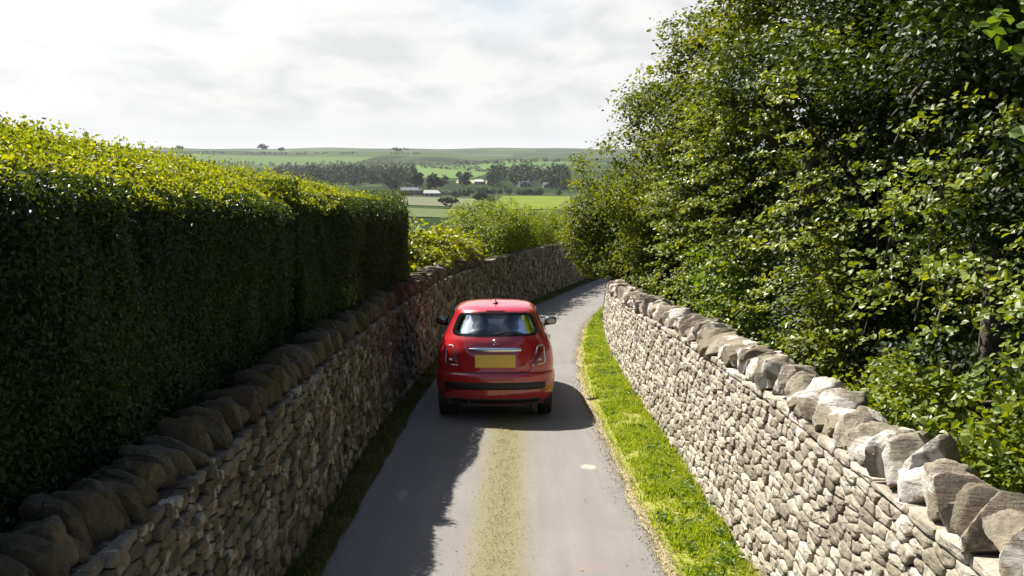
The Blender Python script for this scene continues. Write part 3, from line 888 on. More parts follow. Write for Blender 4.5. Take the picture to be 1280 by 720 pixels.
def tree(name, label, base, trunk_h, lean, blobs, mat, leaf, nclump, per, seed, csize=0.26, group=None, cat='tree', zmin=None, trunk_r=0.11, xclip=None, cavity=False, lclip=False, sprays=0, sprz=4.6, sprthr=-0.02):
    rg = np.random.default_rng(seed)
    root = empty(name, (base[0], base[1], base[2])); tag(root, label, cat, group)
    b0 = np.array(base, float)
    mb = MB()
    top = np.array([lean[0], lean[1], trunk_h])
    n = 7
    pts = [top * (i / (n - 1)) + np.array([rg.normal() * 0.05, rg.normal() * 0.05, 0]) * (0 < i < n - 1) for i in range(n)]
    pts[0] = pts[0] + np.array([0, 0, -0.2])
    mb.tube(pts, np.linspace(trunk_r * 1.25, trunk_r * 0.6, n), 9)
    for (c, r) in blobs:
        c = np.array(c, float); r = np.broadcast_to(np.asarray(r, float), (3,))
        for q in range(4):
            st = pts[rg.integers(n // 2, n)]
            en = c + rg.normal(size=3) * 0.4 * r
            if xclip is not None:
                en[0] = max(en[0], float(RWALL(b0[1] + en[1])) + 1.5 - b0[0])
            md = (st + en) / 2 + rg.normal(size=3) * 0.12 + np.array([0, 0, 0.1])
            mb.tube([st, md, en], [trunk_r * 0.42, trunk_r * 0.26, 0.012], 6)
    mb.build('trunk', M['bark'], root)
    PP, NN, VV = [], [], []
    tot = sum(float(np.prod(np.broadcast_to(np.asarray(r, float), (3,))) ** (2 / 3)) for c, r in blobs)
    for (c, r) in blobs:
        rr = np.broadcast_to(np.asarray(r, float), (3,))
        share = float(np.prod(rr) ** (2 / 3)) / tot
        p, q, v = clumpy(np.array(c, float), rr, max(6, int(nclump * share)), per, rg, (0.3, 1.0), csize, 0.5, b0 if cavity else None)
        PP.append(p); NN.append(q); VV.append(v)
    P = np.concatenate(PP); Q = np.concatenate(NN); V = np.concatenate(VV)
    if zmin is not None:
        k = P[:, 2] > zmin; P, Q, V = P[k], Q[k], V[k]
    if lclip:
        wx = P[:, 0] + b0[0]; wy = P[:, 1] + b0[1]; wz = P[:, 2] + b0[2] - gz(wy)
        k = wx < LWALL(wy) - np.where(wz < 1.5, 0.5, 0.12); P, Q, V = P[k], Q[k], V[k]
    if xclip is not None:
        wx = P[:, 0] + b0[0]; wy = P[:, 1] + b0[1]; wz = P[:, 2] + b0[2] - gz(wy)
        cavn = fbm(np.stack([wx * 0.3, wy, wz], 1), 0.75, seed * 0.7) + 0.35 * fbm(np.stack([wx, wy, wz], 1), 2.1, seed)
        lim = RWALL(wy) + xclip(wz, wy) + np.clip(0.2 + 1.3 * cavn, -0.1, 0.9)
        k = wx > lim; P, Q, V = P[k], Q[k], V[k]
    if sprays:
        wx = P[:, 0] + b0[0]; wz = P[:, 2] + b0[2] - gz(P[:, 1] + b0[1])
        V = np.where((wz < 4.0) & (wx > RWALL(P[:, 1] + b0[1]) + 0.85), V * 0.3, V * 0.9)  # leaf tone lowered deep in the lower crown, painting the hollows' shade
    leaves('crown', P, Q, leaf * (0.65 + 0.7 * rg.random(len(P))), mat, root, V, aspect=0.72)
    if sprays:
        SP, SN, SV = [], [], []; made = 0
        for _ in range(sprays * 14):
            if made >= sprays: break
            wy = b0[1] + rg.uniform(-1.75, 1.75); hz = rg.uniform(1.2, sprz)
            out = rg.uniform(0.48, 1.25)
            f = mnoise.fractal((wy * 0.75, hz * 0.55, 4.2), 1.0, 2.0, 2) + 0.35 * mnoise.noise((wy * 2.2, hz * 1.6, 1.1))
            if f < sprthr: continue
            made += 1
            p0 = np.array([float(RWALL(wy)) + out + 0.45, wy, gz(wy) + hz]) - b0
            dr = np.array([-0.9, rg.normal() * 0.55, rg.uniform(-0.35, 0.35)]); dr /= np.linalg.norm(dr)
            ln = rg.uniform(0.28, 0.6)
            k = int(rg.integers(18, 44))
            q = 0.2 + 0.8 * rg.random(k)
            SP.append(p0 + dr * ln * q[:, None] + np.stack([rg.normal(size=k) * 0.045, rg.normal(size=k) * 0.05, -0.22 * ln * q * q + rg.normal(size=k) * 0.025], 1))
            SN.append(rg.normal(size=(k, 3)) * 0.5 + np.array([-0.35, -0.15, 0.9])); SV.append(np.clip(0.35 + 0.5 * rg.random() + 0.3 * rg.normal(size=k) * 0.5, 0, 1))
        SP = np.concatenate(SP)
        leaves('leafy_sprays', SP, np.concatenate(SN), leaf * 0.92 * (0.6 + 0.7 * rg.random(len(SP))), M['spray'], root, np.concatenate(SV), aspect=0.74)
    return root


# how far in towards the lane the foliage may reach, by height and distance
def near_lim(z, y):
    zo = np.interp(y, [13, 15.4, 18.6, 22], [4.3, 4.2, 3.7, 3.2])
    deep = np.interp(y, [13, 18, 22], [1.35, 1.15, 0.8])
    top = np.interp(y, [8, 13, 18, 22], [0.15, 0.0, 0.0, -0.3])
    k = np.clip((z - zo + 0.6) / 0.9, 0, 1)
    return deep + (top - deep) * k * k * (3 - 2 * k) + 0.7 * np.clip((z - zo - 1.4) / 2.5, 0, 1)


far_lim = lambda z, y: np.where(z < np.interp(y, [20, 26], [1.35, 0.95]), 0.45, np.interp(z, [1.0, 1.6, 2.2, 4, 5], [-0.45, -0.9, -1.3, -1.2, -0.6]))

T = []
specs = [
 # y, x, label, blobs(rel to base), mat, leaf, nclump, per, seed
 (4.6, 4.3, 'leafy sycamore at the extreme right whose bright branch hangs into the top corner', [((-0.6, 0, 2.0), (1.2, 1.3, 1.5)), ((-0.5, 0.2, 4.2), (1.4, 1.4, 1.5)), ((0.3, 0, 6.0), (1.6, 1.5, 1.5))], 'sycamore', 0.064, 800, 46, 21),
 (7.0, 4.5, 'dark sycamore behind the nearest part of the right wall', [((-0.7, 0, 2.1), (1.2, 1.3, 1.5)), ((-0.7, 0.3, 4.4), (1.45, 1.4, 1.5)), ((0.0, 0.2, 6.4), (1.7, 1.6, 1.6))], 'sycamore', 0.06, 1000, 48, 22),
 (9.6, 4.4, 'dark sycamore with pale glinting leaves second from the near end of the right wall', [((-0.6, 0, 1.9), (1.15, 1.35, 1.4)), ((-0.7, -0.2, 4.1), (1.4, 1.5, 1.5)), ((0.1, 0.1, 6.3), (1.7, 1.6, 1.6))], 'sycamore', 0.06, 980, 48, 23),
 (12.4, 4.3, 'tall green sycamore in the middle of the row behind the right wall', [((-0.5, 0, 1.9), (1.15, 1.4, 1.4)), ((-0.6, 0.2, 4.0), (1.45, 1.5, 1.5)), ((0.0, 0.1, 6.2), (1.7, 1.6, 1.7))], 'sycamore', 0.06, 920, 46, 24),
 (15.4, 4.3, 'tall green tree whose crown leaves the top of the picture beside open sky', [((-0.5, 0, 1.9), (1.2, 1.5, 1.4)), ((-0.6, 0.1, 3.9), (1.45, 1.5, 1.4)), ((-0.1, 0.0, 5.8), (1.6, 1.6, 1.5)), ((0.5, 0.3, 7.2), (1.3, 1.3, 1.0))], 'thorn', 0.072, 800, 34, 25),
 (18.6, 4.5, 'yellow green tree with twigs reaching out against the sky', [((-0.7, 0, 1.8), (1.3, 1.6, 1.4)), ((-1.0, 0.2, 3.6), (1.45, 1.6, 1.3)), ((-0.8, 0.1, 5.2), (1.45, 1.5, 1.2))], 'thorn', 0.07, 760, 34, 26),
 (22.0, 4.4, 'bushy pale green tree with rounded crown sloping down to the lane', [((-0.8, 0, 1.7), (1.35, 1.6, 1.4)), ((-1.2, 0.1, 3.4), (1.5, 1.7, 1.3)), ((-0.8, 0.2, 4.7), (1.3, 1.4, 1.0))], 'thorn', 0.07, 740, 34, 27),
 (25.6, 4.2, 'low pale green tree overhanging the far end of the right wall', [((-1.1, 0, 1.7), (1.45, 1.7, 1.3)), ((-1.3, 0.1, 3.5), (1.5, 1.7, 1.3)), ((-2.0, 0.4, 2.2), (1.1, 1.3, 1.2))], 'thorn', 0.07, 760, 34, 28),
 (29.5, 5.6, 'farthest tree of the right hand row at the bend of the lane', [((-0.8, 0, 1.6), (1.6, 1.9, 1.4)), ((-0.6, 0.3, 3.0), (1.6, 1.7, 1.2))], 'thorn', 0.075, 520, 32, 29),
]
for (y, x, lab, bl, mt, lf, nc, per, sd) in specs:
    far = y > 20
    tree('hedgerow_tree' if mt == 'thorn' else 'sycamore_tree', lab, (x, y, gz(y)), bl[-1][0][2] - 0.4, (0.15, 0.1), bl, M[mt], lf, int(nc * (2.3 if y < 21 else 3.6)), per, sd, group='trees in the row behind the right wall', zmin=0.25, xclip=far_lim if far else near_lim, cavity=True, sprays=(72 if mt == 'sycamore' else 110) if y < 24 else 0, sprz=4.9 if y < 17 else 6.4 - 0.13 * y, sprthr=0.25 if y < 14 else 0.14)

# trees of the second rank, seen as the dark depth behind the row
for k, (y, x, hh, lab) in enumerate([(6.0, 7.6, 8.0, 'dark tree of the rank behind, glimpsed between the nearest sycamores'), (10.5, 7.6, 8.5, 'dark tree of the rank behind, glimpsed behind the second sycamore'), (15.0, 7.8, 8.5, 'dark tree of the rank behind, in the middle of the row'), (20.0, 7.6, 6.6, 'dark tree of the rank behind, towards the bend'), (25.0, 7.4, 4.9, 'small dark tree of the rank behind, close to the bend')]):
    tree('backing_tree', lab, (x, y, gz(y)), hh * 0.7, (0.1, 0), [((0, 0, hh * 0.22), (1.7, 2.6, hh * 0.26)), ((0, 0, hh * 0.55), (1.9, 2.7, hh * 0.28)), ((0, 0, hh * 0.82), (1.5, 2.2, hh * 0.2))], M['sycamore'], 0.105, 800, 34, 60 + k, csize=0.4, group='rank of trees behind the row', zmin=0.2)

# shrubs behind the right wall
def shrub(name, label, base, blobs, mat, leaf, nclump, per, seed, csize=0.13, cat='shrub', group=None, aspect=0.65, xclip=None, lclip=False):
    return tree(name, label, base, 0.9, (0.05, 0.03), blobs, M[mat], leaf, nclump, per, seed, csize, group, cat, 0.1, 0.025, xclip, lclip=lclip)


lim2 = lambda z, y: np.where(z < 1.8, 0.50, 0.40)
shrub('shrub', 'bright yellow green shrub at the right edge just behind the nearest coping stones', (2.78, 5.45, gz(5.45)), [((-0.05, 0, 1.2), (0.5, 0.5, 0.9)), ((-0.1, 0.1, 1.85), (0.4, 0.4, 0.45))], 'spray', 0.05, 170, 26, 31, xclip=lim2)
shrub('shrub', 'sprawling green shrub leaning on the coping below the second sycamore', (3.1, 8.1, gz(8.1)), [((-0.05, 0, 1.15), (0.5, 1.0, 0.7)), ((-0.1, -0.6, 1.5), (0.35, 0.5, 0.36))], 'spray', 0.048, 200, 28, 32, xclip=lim2)
shrub('shrub', 'small bright shrub behind the coping halfway along the right wall', (3.0, 14.6, gz(14.6)), [((0, 0, 1.3), (0.55, 0.9, 0.9)), ((-0.1, 0.3, 2.0), (0.4, 0.5, 0.5))], 'shrub', 0.05, 210, 28, 33, xclip=lim2)
shrub('shrub', 'pale leafy shrub between the sycamores above the right wall', (3.15, 10.9, gz(10.9)), [((0, 0, 1.4), (0.5, 0.8, 1.0)), ((0.0, 0.0, 2.4), (0.4, 0.6, 0.6))], 'thorn', 0.055, 190, 28, 34, xclip=lim2)

# bushes behind the left wall beyond the hedge
shrub('golden_bush', 'golden leaved bush over the left wall just past the end of the hedge', (-2.6, 21.0, gz(21)), [((-0.3, -0.6, 1.45), (0.95, 1.9, 1.0)), ((0.7, 1.9, 1.45), (0.9, 1.9, 0.85)), ((1.2, 3.6, 1.3), (0.8, 1.6, 0.8)), ((-0.5, 0.8, 2.0), (1.0, 1.6, 0.65))], 'golden', 0.085, 1700, 26, 41, 0.18, 'bush', lclip=True)
shrub('clipped_bush', 'rounded green bush on the outside of the bend above the left wall', (-0.75, 28.7, gz(28.7)), [((0.0, -1.2, 1.8), (1.3, 1.9, 1.05)), ((0.6, 1.5, 1.7), (1.5, 2.0, 1.0)), ((0.1, 0.3, 2.2), (1.2, 1.5, 0.75))], 'bush', 0.06, 1500, 36, 42, 0.2, 'bush', lclip=True)
shrub('clipped_bush', 'lower dark green bush trailing down to the wall farther round the bend', (1.3, 34.8, gz(34.5)), [((-0.4, -2.0, 1.75), (1.5, 1.9, 1.0)), ((0.5, 0.6, 1.45), (1.5, 1.9, 0.9)), ((1.6, 2.6, 1.1), (1.4, 1.9, 0.8))], 'bush', 0.06, 1500, 34, 43, 0.2, 'bush', lclip=True)

# overhanging bright sycamore leaves at the top right, part of the nearest tree: its low branch
brg = np.random.default_rng(77)
bmb = MB(); bl_p = []
nt_root = [o for o in bpy.data.objects if o.get('label', '').startswith('leafy sycamore at the extreme')][0]
bb = np.array(nt_root.location)
for (ax, ay, az) in [(2.16, 4.45, 3.66), (2.3, 4.55, 3.6), (2.42, 4.7, 3.3), (2.4, 5.0, 3.85)]:
    en = np.array([ax, ay, az]) - bb
    bmb.tube([np.array([0.1, 0, 3.4]), en + [0.9, 0.1, 0.12], en], [0.03, 0.012, 0.003], 5)
    k = 20
    bl_p.append(en + brg.normal(size=(k, 3)) * np.array([0.1, 0.1, 0.06]))
bmb.build('branch', M['bark'], nt_root)
bl_p = np.concatenate(bl_p)
leaves('branch_leaves', bl_p, brg.normal(size=(len(bl_p), 3)) * 0.5 + [0.1, -0.5, 0.8], 0.06 + 0.035 * brg.random(len(bl_p)), M['shrub'], nt_root, 0.3 + 0.4 * brg.random(len(bl_p)), aspect=0.85)

# weed on the left wall
rg = np.random.default_rng(88)
fr = empty('weed', (float(LWALL(12.9)) - 0.32, 12.9, gz(12.9) + 1.45)); tag(fr, 'small weed sprouting on top of the left wall between coping stones', 'plant')
q = rg.normal(size=(160, 3)) * [0.06, 0.14, 0.09] + [0, 0, 0.36]
leaves('foliage', q, rg.normal(size=(160, 3)), 0.05, M['shrub'], fr)

# ------------------------------------------------------------------ valley: woods, hedgerows, trees, houses
def cloudtree(P, V, x, y, h, w, rg, n=110):
    z0 = float(tz(x, y))
    d = rg.normal(size=(n, 3)); d /= np.linalg.norm(d, axis=1, keepdims=True)
    r = rg.random(n) ** 0.35
    p = d * r[:, None] * np.array([w, w, h * 0.5]) + [x, y, z0 + h * 0.52]
    P.append(p); V.append(np.clip(0.5 * rg.random() + 0.5 * rg.random(n), 0, 1))


def mass(name, label, spots, kind, seed, cat=None, leaf=2.2, n=110):
    rg = np.random.default_rng(seed); P, V = [], []
    for (x, y, h, w) in spots: cloudtree(P, V, x, y, h, w, rg, n)
    P = np.concatenate(P); V = np.concatenate(V)
    o = leaves(name, P, rg.normal(size=(len(P), 3)) * 0.8 + [0, -0.2, 0.6], leaf * (0.6 + 0.8 * rg.random(len(P))), M['far_leaf'], None, V, aspect=0.8)
    return tag(o, label, cat, None, kind)


rg = np.random.default_rng(99)
sp = []
for k in range(300):
    px = rg.uniform(330, 520); d = rg.uniform(880, 1350) + (520 - px) * 0.9
    if mnoise.noise((px / 22, d / 160, 0.3)) < 0.0: continue
    x, y = ad(px, d); sp.append((x, y, rg.uniform(11, 22), rg.uniform(5, 8)))
mass('woodland', 'dark wood on the valley side left of the middle', sp, 'stuff', 1, 'wood')
sp = []
for k in range(200):
    px = rg.uniform(612, 705); d = rg.uniform(1020, 1420) + max(0, px - 650) * -1.5
    if mnoise.noise((px / 20, d / 160, 5.3)) < 0.02: continue
    x, y = ad(px, d); sp.append((x, y, rg.uniform(12, 23), rg.uniform(5, 9)))
mass('woodland', 'grey green wood in the valley right of the middle', sp, 'stuff', 2, 'wood')
for k, (pa, da, pb, db, h, lab) in enumerate([
    (230, 2080, 470, 2010, 6, 'long dark hedgerow under the upper fields at the left'),
    (470, 1960, 640, 1500, 8, 'sloping dark hedgerow crossing the hillside in the middle'),
    (560, 2000, 700, 1980, 6, 'level hedgerow on the hillside right of the sloping one'),
    (220, 2600, 540, 2640, 5, 'broken hedgerow just under the skyline at the left'),
    (300, 1650, 480, 1500, 9, 'tree line above the left wood'),
    (585, 830, 700, 800, 4, 'low hedge along the far side of the bright yellow green field'),
    (560, 760, 618, 640, 4, 'low hedge on the near left side of the bright yellow green field'),
    (505, 800, 590, 780, 3, 'low hedge behind the pale field by the white buildings')]):
    sp = []
    m_ = 46 if h > 5.5 else 120
    for i in range(m_):
        if rg.random() < 0.14 or (m_ > 46 and mnoise.noise((i * 0.13, k * 3.1, 0.5)) < -0.05): continue
        px = pa + (pb - pa) * i / m_; d = da + (db - da) * i / m_
        x, y = ad(px + rg.normal() * 0.9, d + rg.normal() * 4); sp.append((x, y, h * rg.uniform(0.5, 1.5), max(2.0, h * 0.55) * rg.uniform(0.7, 1.3)))
    mass('hedgerow', lab, sp, None, 200 + k, 'hedgerow', 1.6 if h > 4 else 1.0, 50)


def far_tree(label, px, d, h, w, seed, leaf=1.1):
    x, y = ad(px, d); z = float(tz(x, y))
    root = empty('tree', (x, y, z)); tag(root, label, 'tree', 'single trees in the valley')
    mb = MB(); mb.tube([(0, 0, -0.5), (0.1, 0, h * 0.3), (0, 0.1, h * 0.7)], [h * 0.03, h * 0.022, h * 0.008], 7)
    mb.build('trunk', M['bark'], root)
    rg = np.random.default_rng(seed)
    P, Q, V = [], [], []
    for k in range(7):
        c = np.array([rg.normal() * w * 0.4, rg.normal() * w * 0.4, h * rg.uniform(0.4, 0.78)])
        p, q, v = clumpy(c, np.array([w * 0.55, w * 0.55, h * 0.22]), 16, 22, rg, (0.3, 1), h * 0.07)
        P.append(p); Q.append(q); V.append(v)
    P = np.concatenate(P)
    leaves('crown', P, np.concatenate(Q), leaf * (0.6 + 0.8 * rg.random(len(P))), M['far_leaf'], root, np.concatenate(V), aspect=0.8)


far_tree('round dark tree beside the white buildings in the valley', 545, 850, 18, 8.5, 1, 1.3)
far_tree('narrow dark tree left of the round tree by the white buildings', 523, 880, 17, 5, 2, 1.3)
far_tree('dark tree right of the round tree near the pale field', 579, 980, 17, 6.5, 3, 1.3)
far_tree('small bushy tree below the round tree and near the pale field', 563, 560, 6, 5, 4, 0.7)
far_tree('small tree by the left corner of the bright yellow green field', 600, 640, 6, 5, 5, 0.7)
far_tree('lone tree on the skyline above the left hedge', 228, 2750, 17, 10, 6, 2.2)
far_tree('widest of the lone trees standing on the skyline', 330, 2780, 22, 16, 7, 2.2)
far_tree('small lone tree on the skyline right of the widest one', 355, 2780, 13, 8, 8, 2.0)
far_tree('lone skyline tree above the middle of the valley', 497, 2760, 15, 20, 9, 2.0)

M['render_white'] = simple('white_render', (0.24, 0.235, 0.22), 0.8)
M['slate'] = simple('grey_slate', (0.12, 0.125, 0.14), 0.6)
M['slate_pale'] = simple('pale_slate', (0.22, 0.225, 0.23), 0.6)
M['stone_house'] = simple('house_stone', (0.33, 0.29, 0.23), 0.85)
M['dark_glass'] = simple('dark_glass', (0.02, 0.025, 0.03), 0.1)


def house(label, px, d, L, W, h, rot, wm, rm):
    x, y = ad(px, d); z = float(tz(x, y))
    root = empty('cottage', (x, y, z), (0, 0, rot)); tag(root, label, 'house', 'houses in the valley')
    mb = MB()
    r = W * 0.33
    V = [(-L, -W, -1.5), (L, -W, -1.5), (L, W, -1.5), (-L, W, -1.5), (-L, -W, h), (L, -W, h), (L, W, h), (-L, W, h), (-L, 0, h + r * 2 * 0.95), (L, 0, h + r * 2 * 0.95)]
    mb.add(V, [(0, 1, 5, 4), (2, 3, 7, 6), (1, 2, 6, 9, 5), (3, 0, 4, 8, 7)])
    mb.build('wall', wm, root)
    mb = MB()
    for s in (-1, 1):
        a = np.array([(-L - .4, s * (W + .5), h - .3), (L + .4, s * (W + .5), h - .3), (L + .4, 0, h + 2 * r), (-L - .4, 0, h + 2 * r)], float)
        up = a + [0, 0, 0.25]
        mb.add(np.concatenate([a, up]), [(0, 1, 2, 3), (4, 7, 6, 5), (0, 4, 5, 1), (1, 5, 6, 2), (3, 2, 6, 7), (0, 3, 7, 4)])
    ro = mb.build('roof', rm, root)
    mb = MB(); mb.box((L * 0.8, 0, h + 2 * r + 0.5), (0.5, 0.6, 1.0)); mb.build('chimney', M['stone_house'], ro)
    for i in range(3):
        mb = MB(); mb.box((-L * 0.6 + i * L * 0.6, -W - 0.03, h * 0.55), (0.6, 0.08, 0.7)); mb.build('window', M['dark_glass'], root)


house('long low white building left of the round tree in the valley', 514, 840, 8, 3, 2.6, 0.2, M['render_white'], M['slate'])
house('bright white building right of the round tree in the valley', 541, 775, 6, 3, 2.3, -0.1, M['render_white'], M['slate_pale'])
house('stone cottage among the trees at the right of the valley', 655, 1030, 6, 3.2, 3.6, 0.4, M['stone_house'], M['slate'])
house('white cottage in front of the right hand wood', 685, 1010, 5, 3, 3.2, 0.1, M['render_white'], M['slate'])
house('grey roofed cottage beside the pale straw field', 600, 1090, 5, 3, 3.2, -0.3, M['stone_house'], M['slate_pale'])

# ------------------------------------------------------------------ the red hatchback
m, nt, b = nmat('red_paint'); co = texco(nt)
b.inputs['Base Color'].default_value = (0.47, 0.006, 0.013, 1); b.inputs['Roughness'].default_value = 0.33
sz_ = nt.nodes.new('ShaderNodeSeparateXYZ'); nt.links.new(co, sz_.inputs[0])
lowm = ramp(nt, [(0.25, 1.0), (0.62, 0.0)], sz_.outputs[2]).outputs[0]
dsm = mixc(nt, 1.0, lowm, ramp(nt, [(0.35, 0.0), (0.7, 0.45)], noise(nt, 6, 6, 0.7, co)).outputs[0], 'MULTIPLY')
nt.links.new(mixc(nt, dsm, (0.47, 0.006, 0.013), (0.19, 0.15, 0.115)), b.inputs['Base Color'])
b.inputs['Coat Weight'].default_value = 1.0; b.inputs['Coat Roughness'].default_value = 0.04; b.inputs['Coat IOR'].default_value = 1.85; b.inputs['Specular IOR Level'].default_value = 0.4
M['paint'] = m
M['rubber'] = simple('tyre_rubber', (0.016, 0.016, 0.017), 0.75)
M['plastic'] = simple('black_plastic', (0.016, 0.017, 0.019), 0.5)
M['seam'] = simple('panel_gap', (0.012, 0.004, 0.004), 0.9)
M['trim'] = simple('interior_cloth', (0.035, 0.036, 0.042), 0.85)
M['headrest'] = simple('headrest_cloth', (0.16, 0.165, 0.18), 0.8)
M['chrome'] = simple('chrome', (0.78, 0.79, 0.82), 0.18, 1.0)
M['alloy'] = simple('alloy', (0.5, 0.5, 0.52), 0.35, 1.0)
M['plate'] = simple('yellow_plate', (1.0, 0.63, 0.11), 0.5)
M['lamp'] = simple('red_lens', (0.22, 0.006, 0.008), 0.15, 0, 0.6, 1.0)
M['lamp_clear'] = simple('clear_lens', (0.6, 0.6, 0.6), 0.1, 0, 0.6, 1.0)
M['mirror'] = simple('mirror_glass', (0.3, 0.31, 0.33), 0.05, 1.0)
M['frit'] = simple('black_glass_border', (0.008, 0.008, 0.01), 0.12)
m, nt, b = nmat('tinted_glass')
tr = nt.nodes.new('ShaderNodeBsdfTransparent'); tr.inputs[0].default_value = (0.24, 0.28, 0.33, 1)
gl = N(nt, 'ShaderNodeBsdfGlossy', Roughness=0.02); gl.inputs[0].default_value = (0.9, 0.95, 1, 1)
frn = N(nt, 'ShaderNodeFresnel', IOR=1.6)
mx = nt.nodes.new('ShaderNodeMixShader')
nt.links.new(frn.outputs[0], mx.inputs[0]); nt.links.new(tr.outputs[0], mx.inputs[1]); nt.links.new(gl.outputs[0], mx.inputs[2])
nt.links.new(mx.outputs[0], nt.nodes['Material Output'].inputs['Surface'])
M['glass'] = m

CZ = [0.22, 0.30, 0.40, 0.50, 0.58, 0.635, 0.66, 0.75, 0.88, 1.00, 1.07, 1.12, 1.18, 1.26, 1.34, 1.40, 1.44, 1.47, 1.492, 1.508, 1.515]
CW = [0.70, 0.77, 0.800, 0.806, 0.808, 0.808, 0.800, 0.806, 0.796, 0.768, 0.738, 0.706, 0.684, 0.650, 0.614, 0.582, 0.552, 0.505, 0.43, 0.28, 0.10]
CR_ = [0.12, 0.045, 0.010, 0.0, 0.004, 0.015, 0.045, 0.062, 0.088, 0.130, 0.168, 0.205, 0.255, 0.325, 0.395, 0.445, 0.475, 0.53, 0.66, 0.95, 1.2]
CF = [3.42, 3.50, 3.54, 3.55, 3.54, 3.53, 3.52, 3.45, 3.22, 2.86, 2.68, 2.60, 2.52, 2.40, 2.27, 2.15, 2.05, 1.92, 1.75, 1.55, 1.4]


def pchip(xs, ys):
    xs = np.array(xs, float); ys = np.array(ys, float)
    h = np.diff(xs); d = np.diff(ys) / h
    mm = np.zeros(len(xs))
    for i in range(1, len(xs) - 1):
        if d[i - 1] * d[i] > 0:
            w1, w2 = 2 * h[i] + h[i - 1], h[i] + 2 * h[i - 1]
            mm[i] = (w1 + w2) / (w1 / d[i - 1] + w2 / d[i])
    mm[0], mm[-1] = d[0], d[-1]
    def f(x):
        x = np.clip(np.asarray(x, float), xs[0], xs[-1])
        i = np.clip(np.searchsorted(xs, x) - 1, 0, len(xs) - 2)
        t = (x - xs[i]) / h[i]
        return ((1 + 2 * t) * (1 - t) ** 2 * ys[i] + t * (1 - t) ** 2 * h[i] * mm[i] + t * t * (3 - 2 * t) * ys[i + 1] + t * t * (t - 1) * h[i] * mm[i + 1])
    return f


cw, cr, cf = pchip(CZ, CW), pchip(CZ, CR_), pchip(CZ, CF)
NE = pchip([0.2, 0.6, 1.0, 1.15, 1.4, 1.515], [2.7, 2.7, 2.8, 3.3, 3.4, 2.4])
RDz = pchip([0.2, 0.66, 0.9, 1.1, 1.25, 1.515], [0.5, 0.52, 0.58, 0.78, 0.9, 0.95])
RD = lambda z: np.minimum(RDz(z), (cf(z) - cr(z)) * 0.48)


def rear(x, z, off=0.0):
    """depth of the rear skin at x, height z"""
    n = NE(z); r = cr(z); D = RD(z)
    t = np.clip(1 - (np.abs(x) / cw(z)) ** n, 0, 1) ** (1 / n)
    return r + D - D * t - off


def front(x, z, off=0.0):
    n = 2.6; f = cf(z); D = RD(z)
    t = np.clip(1 - (np.abs(x) / cw(z)) ** n, 0, 1) ** (1 / n)
    return f - D + D * t + off


def sidex(y, z, off=0.0):
    n = NE(z); r = cr(z); D = RD(z); f = cf(z)
    t = np.clip((r + D - y) / D, 0, 1); x = cw(z) * (1 - t ** n) ** (1 / n)
    t2 = np.clip((y - f + D) / D, 0, 1); x2 = cw(z) * (1 - t2 ** 2.6) ** (1 / 2.6)
    return np.minimum(x, x2) + off


def rpoly(pts, r, n=6):
    """rounded outline"""
    pts = [np.array(p, float) for p in pts]; out = []
    k = len(pts)
    for i in range(k):
        a, p, c = pts[i - 1], pts[i], pts[(i + 1) % k]
        u = (a - p) / np.linalg.norm(a - p); v = (c - p) / np.linalg.norm(c - p)
        rr = min(r, 0.45 * np.linalg.norm(a - p), 0.45 * np.linalg.norm(c - p))
        for t in np.linspace(0, 1, n):
            q0 = p + u * rr; q1 = p + v * rr
            out.append((1 - t) ** 2 * q0 + 2 * t * (1 - t) * p + t * t * q1)
    # resample evenly
    out = np.array(out + [out[0]])
    s = np.concatenate([[0], np.cumsum(np.linalg.norm(np.diff(out, axis=0), axis=1))])
    q = np.linspace(0, s[-1], 73)[:-1]
    return np.stack([np.interp(q, s, out[:, 0]), np.interp(q, s, out[:, 1])], 1)


def inside(poly, x, z):
    c = False; k = len(poly)
    for i in range(k):
        a, b_ = poly[i], poly[i - 1]
        if (a[1] > z) != (b_[1] > z) and x < (b_[0] - a[0]) * (z - a[1]) / (b_[1] - a[1]) + a[0]: c = not c
    return c


def mapper(kind, side=1):
    if kind == 'rear': return lambda p, o: np.stack([p[:, 0], rear(p[:, 0], p[:, 1], o), p[:, 1]], 1)
    if kind == 'front': return lambda p, o: np.stack([p[:, 0], front(p[:, 0], p[:, 1], o), p[:, 1]], 1)
    return lambda p, o: np.stack([side * sidex(p[:, 0], p[:, 1], o), p[:, 0], p[:, 1]], 1)


def patch(name, poly, mp, off, mat, parent, inner=None, bulge=0.0, skirt=0.012):
    """a panel lying on the body skin: full outline, or a ring when inner is given"""
    mb = MB()
    c = poly.mean(0)
    rings = []
    if inner is None:
        for fr in (1.0, 0.97, 0.85, 0.65, 0.42, 0.2):
            rings.append(mp(c + (poly - c) * fr, off + bulge * (1 - fr ** 3)))
        rings.append(mp(np.repeat(c[None], len(poly), 0) + (poly - c) * 0.01, off + bulge))
    else:
        for fr in (0, 0.5, 1.0):
            rings.append(mp(poly + (inner - poly) * fr, off + bulge * (1 - abs(2 * fr - 1))))
    out = mp(poly, off - skirt)
    rings = [out] + rings
    if inner is not None: rings.append(mp(inner, off - skirt))
    mb.grid(np.array(rings), True, close_v=True)
    o = mb.build(name, mat, parent)
    o.data.set_sharp_from_angle(angle=math.radians(40))
    return o


